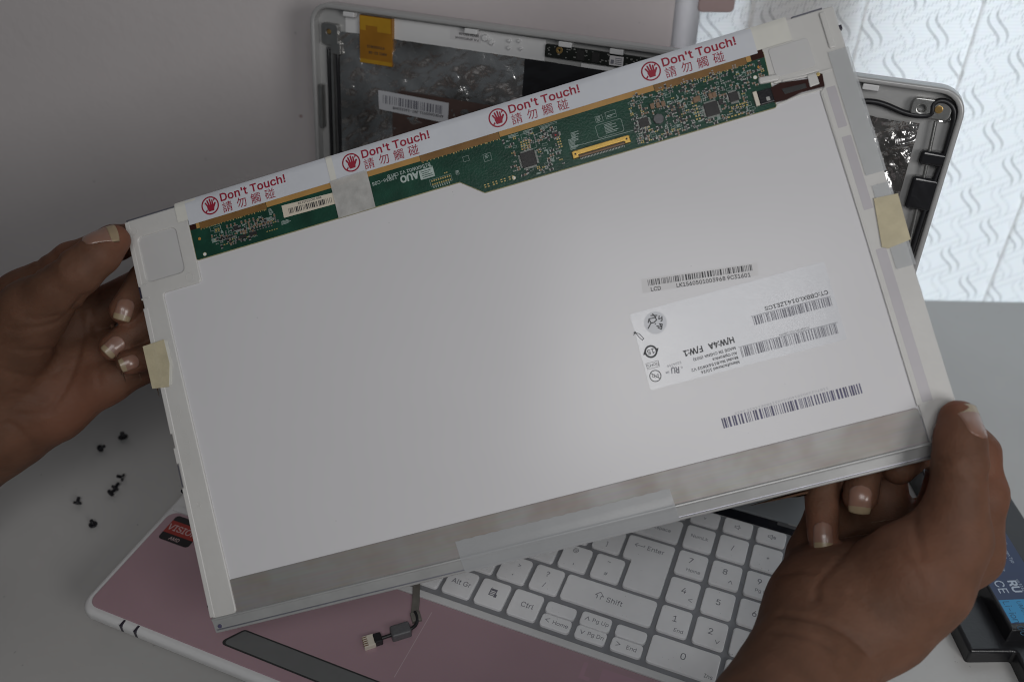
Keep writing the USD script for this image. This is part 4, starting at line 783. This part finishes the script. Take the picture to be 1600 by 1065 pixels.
bar_between((276.16, 64.16), (320.18, 63.63), 4.6, 22, 0.24, 0.13, l2, 'grey_ink', True)
g = polys(put(lettering('CT:CBBXL0141ZE1CS', 1.75, 1, px=48, wide=1.12), *(320.46, 83.66), 180)) + polys(put(lettering('TLA60ET3P1J-22-J20A0Y4', 0.7, 0, px=32, wide=1.0), *(308.15, 69.92), 180))
g += polys(put(lettering('H/W:4A', 2.5, 2, px=48, wide=0.95), *(274.84, 74.20), 181)) + polys(put(lettering('F/W:1', 2.5, 2, px=48, wide=0.95), *(260.21, 73.92), 181))
for t, px_ in (('MADE IN CHINA (S03)', (274.48, 69.75)), ('AU Optronics', (274.40, 67.35)), ('Model No:B156XW02 V2', (274.40, 65.24)), ('Manufactured 10/26', (274.40, 63.13))): g += polys(put(lettering(t, 1.25, 1, px=40, wide=1.05), *px_, 181))
part('printed_text', flat(MultiPolygon(g), 0.13), M['black_ink'], l2)
dc = np.array((242.64, 89.73)); dot = part('round_sticker', flat(circle(dc[0], dc[1], 5.2, 36), 0.14), M['dot_paper'], l2)
def pen(*ls, w=0.24): return union_all([LineString(l).buffer(w) for l in ls])
scr = pen([(-1.5, 3.6), (1.2, 3.2)], [(-0.6, 4.2), (0.6, 2.4)], [(-3.2, 0.6), (-2.6, 2.2), (0.2, 2.4), (0.8, 1.2), (-0.6, 0.2), (-2.0, 0.1), (-2.6, 2)], [(-3.6, -2.0), (-2.0, 0.2), (-1, 0.2)], [(-0.2, -0.6), (0, -0.5)], [(2.2, 2.8), (1.8, 1.4), (3.0, 1.6)], [(3.4, 2.3), (3.2, 0.6), (2.6, 0.3)], [(0.4, -1.6), (2.6, -2.4), (3.0, -1.2), (1.8, -0.8), (2.6, -2.6), (2.2, -3.4), (0.8, -2.4)])
part('pen_mark', flat(put(scr, dc[0], dc[1], -6), 0.18), M['black_ink'], dot)
lm = (233.82, 86.30)
part('pen_mark', flat(put(pen([(-1.6, 1.6), (0.4, 0.4), (1.8, -2.2), (1.0, -2.8), (-0.2, -1.0), (-1.4, 1.8)], [(-2.2, 0.6), (-0.9, 1.8)], [(-2.0, 1.6), (-0.8, 0.6)], w=0.16), lm[0], lm[1]), 0.13), M['black_ink'], l2)
c15, cr, cpb, cul = (237.16, 77.41), (236.37, 71.20), (236.18, 66.07), (245.56, 66.31)
ring15 = circle(0, 0, 3.0, 30).difference(circle(0, 0, 2.15, 30)); ring15 = union_all([ring15, Polygon([(2.0, 0.4), (3.9, 0.4), (2.9, -1.2)]), Polygon([(-2.0, -0.4), (-3.9, -0.4), (-2.9, 1.2)])])
part('recycling_sign', flat(MultiPolygon(polys(put(ring15, *c15, 6)) + polys(put(centred(lettering('15', 2.1, 1, px=48)), *c15, 180))), 0.13), M['black_ink'], l2)
rh = centred(sbox(0, 0, 6.0, 2.9)).difference(centred(sbox(0, 0, 5.7, 2.6)))
part('rohs_sign', flat(MultiPolygon(polys(put(rh, *cr)) + polys(put(centred(lettering('RoHS', 1.6, 0, px=48)), *cr, 180))), 0.13), M['black_ink'], l2)
part('lead_free_sign', flat(MultiPolygon(polys(put(union_all([circle(0, 0, 2.75, 30).difference(circle(0, 0, 2.35, 30)), LineString([(-1.8, 1.8), (1.8, -1.8)]).buffer(0.16)]), *cpb)) + polys(put(centred(lettering('Pb', 1.9, 0, px=48)), *cpb, 180))), 0.13), M['black_ink'], l2)
part('approval_sign', flat(MultiPolygon(polys(put(centred(lettering('RU', 2.6, 2, px=48, wide=0.8)), *cul, 170)) + polys(put(lettering('E204356', 1.1, 0, px=40), cul[0] + 3.6, cul[1] + 3.4, 183)) + polys(put(lettering('us', 1.1, 1, px=40), cul[0] - 2.8, cul[1] + 0.3, 180)) + polys(put(lettering('c', 1.1, 1, px=40), cul[0] + 3.6, cul[1] + 0.9, 180))), 0.13), M['grey_ink'], l2)
a_ = bar_between((259.54, 35.24), (323.39, 35.21), 4.6, 33, 0.30, 0.03, pan, 'blue_black_ink')
part('printed_text', flat(put(lettering('11876228030140034031980813418 3413', 1.0, 0, px=32, wide=1.42), *(308.73, 41.73), 181), 0.03), M['pale_ink'], pan)
# ---------------------------------------------------------------- the two hands, each one continuous skin from a field of tapered limbs
CP = np.array((226.07, 55.35, 419.01))
def cone(p, a, b, r1, r2):
    a, b = np.asarray(a, float), np.asarray(b, float); ba = b - a; l2 = ba @ ba; rr = r1 - r2; a2 = l2 - rr * rr; il2 = 1.0 / l2
    pa = p - a; y = pa @ ba; z = y - l2; w = pa * l2 - y[:, None] * ba; x2 = (w * w).sum(1); y2 = y * y * l2; z2 = z * z * l2
    k = np.sign(rr) * rr * rr * x2
    d = (np.sqrt(np.maximum(x2 * a2 * il2, 0)) + y * rr) * il2 - r1
    c1 = np.sign(z) * a2 * z2 > k; c2 = np.sign(y) * a2 * y2 < k
    d = np.where(c2, np.sqrt(np.maximum(x2 + y2, 0)) * il2 - r1, d)
    return np.where(c1, np.sqrt(np.maximum(x2 + z2, 0)) * il2 - r2, d)
def smin(a, b, k):
    h = np.maximum(k - np.abs(a - b), 0) / k; return np.minimum(a, b) - h * h * k * 0.25
def chain(p, pts, k=3.0):
    d = None
    for (a, ra), (b, rb) in zip(pts[:-1], pts[1:]):
        c = cone(p, a, b, ra, rb); d = c if d is None else smin(d, c, k)
    return d
class Hand:
    def __init__(s, palm, blended, tips): s.palm, s.blended, s.tips, s.creases = palm, blended, tips, []
    def sdf(s, p, grooves=True):
        d = None
        for pts in s.palm:
            c = chain(p, pts, 8); d = c if d is None else smin(d, c, 12)
        palm = d
        for pts in s.blended: d = np.minimum(d, smin(palm, chain(p, pts, 4), 8))
        for base, pts in s.tips:
            b = chain(p, base, 4); d = np.minimum(d, np.minimum(smin(palm, b, 7), smin(b, chain(p, pts, 3), 3)))
        d = d + 0.55 * (meshkit.noise(p * 0.09, 3) - 0.5) + 0.3 * (meshkit.noise(p * 0.22, 5) - 0.5)
        if grooves:
            for pts, r in s.creases:
                lo, hi = pts.min(0) - 6, pts.max(0) + 6; m = np.all((p > lo) & (p < hi), axis=1)
                if not m.any(): continue
                q = p[m]; g = np.full(len(q), 99.0)
                for a, b in zip(pts[:-1], pts[1:]):
                    ba = b - a; t = np.clip(((q - a) @ ba) / max(ba @ ba, 1e-9), 0, 1); g = np.minimum(g, np.linalg.norm(q - a - t[:, None] * ba, axis=1))
                k = 2.2; x = d[m]; y = r - g; h = np.maximum(k - np.abs(x - y), 0) / k; d[m] = np.maximum(x, y) + h * h * k * 0.25
        return d
    def march(s, start, direction, far=90):
        p = np.asarray(start, float).copy(); dr = np.asarray(direction, float) / np.linalg.norm(direction); t = 0
        for _ in range(90):
            v = float(s.sdf(p[None], False)[0]); p = p + dr * v * 0.9; t += v
            if abs(v) < 0.03 or t > far: break
        return p
    def crease(s, pix, r=0.8):
        """a skin fold along points seen from the front, laid on the skin"""
        out = []
        for q in np.asarray(smooth_path(np.array(pix), max(6, 5 * len(pix))) if len(pix) > 2 else np.linspace(pix[0], pix[1], 8)):
            q = np.array(q); dr = q - CP; dr /= np.linalg.norm(dr); out.append(s.march(q - dr * 60, dr))
        s.creases.append((np.array(out), r))
    def mesh(s, lo, hi, step):
        lo, hi = np.array(lo, float), np.array(hi, float); c = 4; n = (np.ceil((hi - lo) / (step * c)).astype(int)) * c
        g = [lo[i] + step * (np.arange(n[i] // c) * c + (c - 1) / 2) for i in range(3)]
        G = np.stack(np.meshgrid(*g, indexing='ij'), -1); dc = s.sdf(G.reshape(-1, 3), False).reshape(G.shape[:3])
        near = np.abs(dc) < step * c * 1.25
        D = np.repeat(np.repeat(np.repeat(dc, c, 0), c, 1), c, 2); Nn = np.repeat(np.repeat(np.repeat(near, c, 0), c, 1), c, 2)
        idx = np.argwhere(Nn); D[Nn] = s.sdf(lo + idx * step)
        ins = D < 0; sh = np.array(D.shape) - 1
        cnt = np.zeros(sh, np.int8); acc = np.zeros((*sh, 3)); nx = np.zeros(sh)
        sl_ = lambda o: tuple(slice(o[i], o[i] + sh[i]) for i in range(3))
        corners = [np.array(o) for o in np.ndindex(2, 2, 2)]
        for o in corners: cnt += ins[sl_(o)]
        act = (cnt > 0) & (cnt < 8)
        ai = np.argwhere(act); pos = np.zeros((len(ai), 3)); num = np.zeros(len(ai))
        for o in corners:
            for ax in range(3):
                if o[ax]: continue
                o2 = o.copy(); o2[ax] = 1
                a = D[tuple((ai + o).T)]; b = D[tuple((ai + o2).T)]; m = (a < 0) != (b < 0); t = np.where(m, a / np.where(m, a - b, 1), 0)
                e = np.tile(o.astype(float), (len(ai), 1)); e[:, ax] += t; pos[m] += e[m]; num[m] += 1
        V = lo + (ai + pos / num[:, None]) * step
        vid = np.full(sh, -1); vid[tuple(ai.T)] = np.arange(len(ai)); F = []
        for ax in range(3):
            b_, c_ = [(1, 2), (2, 0), (0, 1)][ax]
            s0 = [slice(1, sh[i]) for i in range(3)]; s1 = list(s0); s0[ax] = slice(0, sh[ax]); s1[ax] = slice(1, sh[ax] + 1)
            A, B = ins[tuple(s0)], ins[tuple(s1)]; e = np.argwhere(A != B); off = np.array([1, 1, 1]); off[ax] = 0; e = e + off
            fl = ins[tuple(e.T)]
            ub = np.zeros(3, int); ub[b_] = 1; uc = np.zeros(3, int); uc[c_] = 1
            q = [vid[tuple((e - x).T)] for x in (0 * ub, ub, ub + uc, uc)]; q = np.stack(q, 1)
            q[~fl] = q[~fl][:, ::-1]; F.append(q[:, [0, 1, 2]]); F.append(q[:, [0, 2, 3]])
        F = np.vstack(F); F = F[(F >= 0).all(1)]
        m = trimesh.Trimesh(V, F, process=False); trimesh.smoothing.filter_taubin(m, lamb=0.5, nu=0.52, iterations=5); return m

def nail(hand, par, axis_pt, tip_pt, side_pt, cam_w, L, w, shift=0.0):
    """a curved nail on the finger whose axis passes axis_pt; it points to tip_pt and leans towards side_pt"""
    c0 = np.array(axis_pt); n = (CP - c0); n /= np.linalg.norm(n); n = n * cam_w
    if side_pt is not None: e = np.array(side_pt) - c0; n = n + e / np.linalg.norm(e)
    n /= np.linalg.norm(n); c = hand.march(c0 + n * 16, -n)
    for _ in range(2):
        q = np.array([c + e for e in np.vstack([np.eye(3), -np.eye(3)]) * 2.0]); gd = hand.sdf(q, False); gd = gd[:3] - gd[3:]; n = gd / np.linalg.norm(gd)
    a = np.array(tip_pt) - c0; a -= n * (a @ n); a /= np.linalg.norm(a); b = np.cross(n, a)
    c = c + a * shift
    def row(s_, nt):
        Tt = np.linspace(-1, 1, nt); x = min((s_ + 0.5 * L) / (0.30 * L), 1); pr = max(math.sqrt(max(1 - (1 - x) ** 2, 0.0)), 0.05); y = max((s_ - 0.30 * L) / (0.24 * L), 0); pr *= 1 - 0.10 * y * y
        R0 = w / 2 / math.sin(0.95); th_ = Tt * 0.95 * pr
        return c + np.outer(s_ - 0.06 * L * Tt * Tt * (s_ > 0.3 * L), a) + np.outer(R0 * np.sin(th_), b) + np.outer(R0 * (np.cos(th_) - 1), n)
    def lifted(s_, nt):
        p = row(s_, nt); q = p + n * 1.0
        for _ in range(5): q = q - n * (hand.sdf(q, False) * 0.8)[:, None]
        return p, (q - p) @ n
    st = 0.16 * L
    h0 = lifted(st - 1.5, 11)[1]; h1 = lifted(st, 11)[1]
    def grid(s0, s1, ns, nt, lift):
        V = []
        for sft in (0.30 + lift, -0.5):
            for s_ in np.linspace(s0, s1, ns):
                if s_ <= st: p, h = lifted(s_, nt)
                else: p, h = row(s_, nt), h1 + np.clip((h1 - h0) / 1.5, -0.3, 0.1) * (s_ - st) - (s_ - st) ** 2 * 0.012
                hs = np.convolve(np.r_[h[0], h, h[-1]], [0.25, 0.5, 0.25], 'valid')
                V += list(p + np.outer(hs + sft, n))
        V = np.array(V); i = np.arange(ns * nt).reshape(ns, nt); o = ns * nt
        f = np.concatenate([np.stack([i[:-1, :-1], i[1:, :-1], i[1:, 1:]], -1).reshape(-1, 3), np.stack([i[:-1, :-1], i[1:, 1:], i[:-1, 1:]], -1).reshape(-1, 3)])
        rim = np.r_[i[0, :], i[1:, -1], i[-1, -2::-1], i[-2:0:-1, 0]]; r2 = np.roll(rim, -1)
        f = np.concatenate([f, f[:, ::-1] + o, np.stack([rim, r2, r2 + o], -1), np.stack([rim, r2 + o, rim + o], -1)])
        return trimesh.Trimesh(V, f, process=False)
    p = part('fingernail', grid(-0.5 * L, 0.27 * L, 14, 11, 0), M['nail'], par, smooth=60)
    part('nail_tip', grid(0.265 * L, 0.54 * L, 8, 11, 0.05), M['nail_tip'], p, smooth=60)
def finish(hand, obj_, lo, hi, tips, step=1.25):
    m = hand.mesh(lo, hi, step); m.remove_unreferenced_vertices(); v = np.array(m.vertices); t = np.zeros(len(v))
    for q, r_, a in tips: t = np.maximum(t, a * np.exp(-(np.linalg.norm(v - np.array(q), axis=1) / r_) ** 2))
    t = np.clip(t + 0.25 * (meshkit.fbm(v * 0.04, 3, 9) - 0.5), 0, 1)
    part('skin', m, M['skin'], obj_, smooth=True, tint=t)

# ---- left hand: thumb on the corner, forefinger behind the upper edge, three fingers curled behind the panel
lh = Hand(
    palm=[[((-180.45, 20.95, 140.00), 37), ((-177.04, 51.75, 90.00), 36), ((-176.54, 86.16, 18.00), 34), ((-162.92, 116.95, -26.00), 33), ((-117.08, 136.39, -28.00), 32)],
          [((-106.48, 149.62, -16.00), 25), ((-54.83, 177.01, 6.00), 15.5)],
          [((-105.65, 163.95, -26.00), 21), ((-82.36, 195.54, -28.00), 14)],
          [((-107.11, 153.63, -30.00), 22), ((-64.03, 176.10, -38.00), 13.5)],
          [((-106.71, 144.48, -32.00), 23), ((-54.16, 153.62, -38.00), 12.5)],
          [((-114.53, 135.66, -32.00), 26), ((-81.61, 133.96, -32.00), 18), ((-49.01, 139.06, -34.00), 11)]],
    blended=[[((-54.83, 177.01, 6.00), 15), ((-36.60, 181.58, 12.00), 12.3), ((-20.68, 186.91, 15.00), 10.6), ((-9.84, 193.05, 13.00), 9.6), ((-3.08, 198.81, 9.00), 7.9)],
             [((-82.36, 195.54, -28.00), 13.5), ((-49.01, 206.28, -26.00), 10.2), ((-19.59, 207.62, -20.00), 9.0), ((13.85, 203.26, -14.50), 7.6)]],
    tips=[([((-64.03, 176.10, -38.00), 12.5), ((-16.40, 188.73, -44.00), 10)], [((-16.40, 188.73, -44.00), 9.5), ((-8.96, 185.39, -25.00), 8.6), ((-18.44, 169.75, -14.00), 7.4)]),
          ([((-54.16, 153.62, -38.00), 11.5), ((-16.48, 164.69, -44.00), 9.5)], [((-16.48, 164.69, -44.00), 9), ((-13.93, 161.09, -24.00), 8.2), ((-28.53, 152.77, -14.00), 7.3)]),
          ([((-49.01, 139.06, -34.00), 10.5), ((-17.07, 143.75, -40.00), 8.5)], [((-17.07, 143.75, -40.00), 8.2), ((-13.53, 144.04, -23.00), 7.2), ((-21.16, 142.12, -13.00), 6.3)])])
lh.crease([(-66.32, 169.75, 10.00), (-51.20, 166.93, 10.00), (-38.66, 167.47, 10.00), (-30.29, 171.77, 10.00), (-24.40, 176.09, 10.00)], 0.9)
lh.crease([(-41.98, 177.93, -10.00), (-41.56, 163.27, -10.00), (-47.23, 151.03, -10.00), (-55.67, 139.56, -10.00), (-67.59, 129.01, -10.00)], 0.9)
lh.crease([(-40.97, 179.48, -20.00), (-40.00, 163.66, -20.00), (-42.27, 150.22, -20.00), (-43.82, 136.65, -20.00)], 0.7)
lh.crease([(-92.94, 128.74, -10.00), (-85.51, 121.69, -10.00), (-81.78, 114.93, -10.00), (-78.55, 109.36, -10.00)], 0.8)
lh.crease([(-56.77, 174.12, 10.00), (-46.88, 170.39, 10.00), (-37.78, 169.87, 10.00)], 0.5)
for k in range(3): lh.crease([(-27.75, 196.03, 12.00), (-26.21, 190.26, 12.00), (-25.86, 185.52, 12.00)] if k == 0 else ([(-25.01, 197.24, 12.00), (-23.21, 191.07, 12.00)] if k == 1 else [(-30.30, 194.09, 12.00), (-29.09, 188.42, 12.00)]), 0.55)
for k in range(3): lh.crease([[(-51.59, 211.46, -14.00), (-49.07, 205.76, -14.00)], [(-60.31, 209.68, -14.00), (-58.63, 203.51, -14.00)], [(-64.90, 206.01, -14.00), (-62.92, 201.18, -14.00)]][k], 0.55)
for k in range(4): lh.crease([[(-74.10, 162.83, 0.00), (-60.50, 158.14, 0.00), (-47.95, 157.45, 0.00)], [(-78.26, 152.08, 0.00), (-63.29, 145.39, 0.00), (-52.47, 145.20, 0.00)], [(-78.74, 141.40, 0.00), (-62.23, 133.70, 0.00)], [(-77.77, 129.04, 0.00), (-60.41, 125.54, 0.00)]][k], 0.35)
LH = thing('hand', 'left hand with its thumb on the panel corner and forearm entering beside the wall', 'hand', matrix=mat4(PU, PO))
finish(lh, LH, (-226, 0, -80), (62, 236, 150), [((1.29, 199.55, 9.00), 11, 0.55), ((-2.12, 192.20, 9.00), 10, 0.35), ((-21.10, 167.71, -14.00), 9, 0.55), ((-32.31, 150.68, -14.00), 9, 0.6), ((-23.86, 141.47, -13.00), 8, 0.5), ((-63.03, 127.76, -20.00), 26, 0.4), ((-45.29, 213.96, -22.00), 16, 0.3)])
nail(lh, LH, (-5.15, 196.37, 11.00), (6.91, 203.06, 10.00), (-10.19, 205.17, 11.00), 1.1, 16.0, 11.0, 0.4)
nail(lh, LH, (-17.45, 170.87, -14.00), (-22.49, 163.23, -14.00), None, 1.0, 11.0, 8.6, 1.0)
nail(lh, LH, (-26.92, 153.37, -14.00), (-33.57, 149.98, -14.00), None, 1.0, 10.6, 8.4, 1.0)
nail(lh, LH, (-19.72, 142.08, -13.00), (-25.66, 141.61, -13.00), None, 1.0, 9.0, 7.2, 1.0)

# ---- right hand: thumb over the lower right corner, fingers behind with two tips showing below the edge
rh_ = Hand(
    palm=[[((157.91, -126.77, 150.00), 35), ((181.95, -106.80, 125.00), 33), ((212.83, -97.16, 78.00), 31), ((242.18, -85.13, 40.00), 27.3), ((277.90, -60.45, 2.00), 26)],
          [((300.23, -56.62, 4.00), 25.5), ((319.46, -44.94, 8.00), 22), ((337.63, -32.47, 9.00), 15)],
          [((290.58, -56.71, -6.00), 24), ((348.98, -45.02, -14.00), 13.5)],
          [((290.83, -57.14, -14.00), 24), ((342.12, -43.02, -34.00), 13.5)],
          [((285.65, -56.41, -16.00), 22), ((321.21, -43.04, -42.00), 13)],
          [((278.52, -55.98, -6.00), 23), ((287.16, -39.32, -38.00), 12.5)], [((292.46, -34.97, -46.00), 11), ((312.70, -30.07, -54.00), 13), ((328.56, -35.91, -50.00), 12), ((349.10, -38.43, -44.00), 11)]],
    blended=[[((337.79, -31.96, 9.00), 14.5), ((343.58, -16.85, 13.00), 11.2), ((348.64, -2.53, 14.50), 10.4), ((351.85, 5.98, 12.50), 9.7), ((355.15, 14.84, 9.00), 8.2)],
             [((348.98, -45.02, -14.00), 13.5), ((362.89, -22.23, -15.00), 10.2), ((367.09, -3.93, -17.00), 8.9), ((360.14, 14.04, -14.50), 7.6)],
             [((342.12, -43.02, -34.00), 12.5), ((361.98, -9.04, -42.00), 9.8), ((346.49, 4.57, -24.00), 8.6), ((331.67, -2.10, -16.00), 7.8)]],
    tips=[([((321.21, -43.04, -42.00), 12), ((333.86, -2.22, -46.00), 9.6)], [((333.86, -2.22, -46.00), 9.2), ((320.93, 5.48, -25.00), 8.5), ((311.24, -10.60, -14.00), 7.8)]),
          ([((287.16, -39.32, -38.00), 11.5), ((305.50, -7.82, -44.00), 9)], [((305.50, -7.82, -44.00), 8.7), ((298.56, -1.23, -25.00), 8.1), ((290.58, -24.19, -15.00), 7.0)])])
rh_.crease([(328.38, -20.79, 0.00), (326.84, -29.81, 0.00), (326.86, -39.17, 0.00)], 0.9)
rh_.crease([(260.87, -50.59, -5.00), (269.78, -53.77, -5.00), (279.77, -58.90, -5.00), (288.67, -67.47, -5.00), (294.17, -75.79, -5.00)], 0.9)
rh_.crease([(255.81, -57.24, -5.00), (267.63, -61.33, -5.00), (279.52, -69.70, -5.00)], 0.5)
rh_.crease([(279.22, -49.22, -10.00), (281.99, -42.56, -10.00), (289.93, -37.10, -10.00), (300.80, -29.42, -10.00), (315.11, -24.65, -10.00)], 0.8)
rh_.crease([(265.04, -37.59, -20.00), (275.52, -37.63, -20.00), (283.90, -39.59, -20.00)], 0.5)
rh_.crease([(292.48, -46.24, 5.00), (298.36, -54.57, 5.00), (301.63, -62.26, 5.00)], 0.4)
rh_.crease([(316.42, -35.01, 5.00), (320.01, -41.46, 5.00), (321.55, -50.17, 5.00)], 0.4)
for k in range(4): rh_.crease([[(352.73, -2.43, 15.00), (357.47, -7.74, 15.00)], [(350.98, -4.74, 15.00), (356.48, -11.06, 15.00)], [(353.91, -0.24, 15.00), (357.48, -4.17, 15.00)], [(339.69, 1.97, 15.00), (343.85, -0.19, 15.00)]][k], 0.5)
for k in range(2): rh_.crease([[(366.59, -13.93, -10.00), (371.97, -16.43, -10.00)], [(363.07, -27.57, -10.00), (367.60, -30.98, -10.00)]][k], 0.5)
RH = thing('hand', 'right hand with its thumb over the lower panel corner and two fingertips below the edge', 'hand', matrix=mat4(PU, PO))
finish(rh_, RH, (120, -172, -80), (392, 40, 192), [((355.57, 18.97, 9.00), 10, 0.5), ((348.21, 12.39, 9.00), 10, 0.5), ((309.31, -17.27, -14.00), 10, 0.6), ((289.87, -25.95, -14.00), 10, 0.7), ((274.94, -43.85, -10.00), 22, 0.4), ((315.64, -30.15, 8.00), 26, 0.25), ((366.99, -16.70, -14.00), 18, 0.3)])
nail(rh_, RH, (355.09, 13.73, 9.00), (358.15, 21.98, 8.00), (363.49, 12.12, 9.00), 1.4, 16.0, 11.0, 0.3)
nail(rh_, RH, (311.24, -10.60, -14.00), (308.13, -19.36, -14.00), None, 1.0, 12.5, 9.6, 1.0)
nail(rh_, RH, (291.06, -22.51, -15.00), (288.94, -30.94, -15.00), None, 1.0, 12.0, 8.4, 1.0)
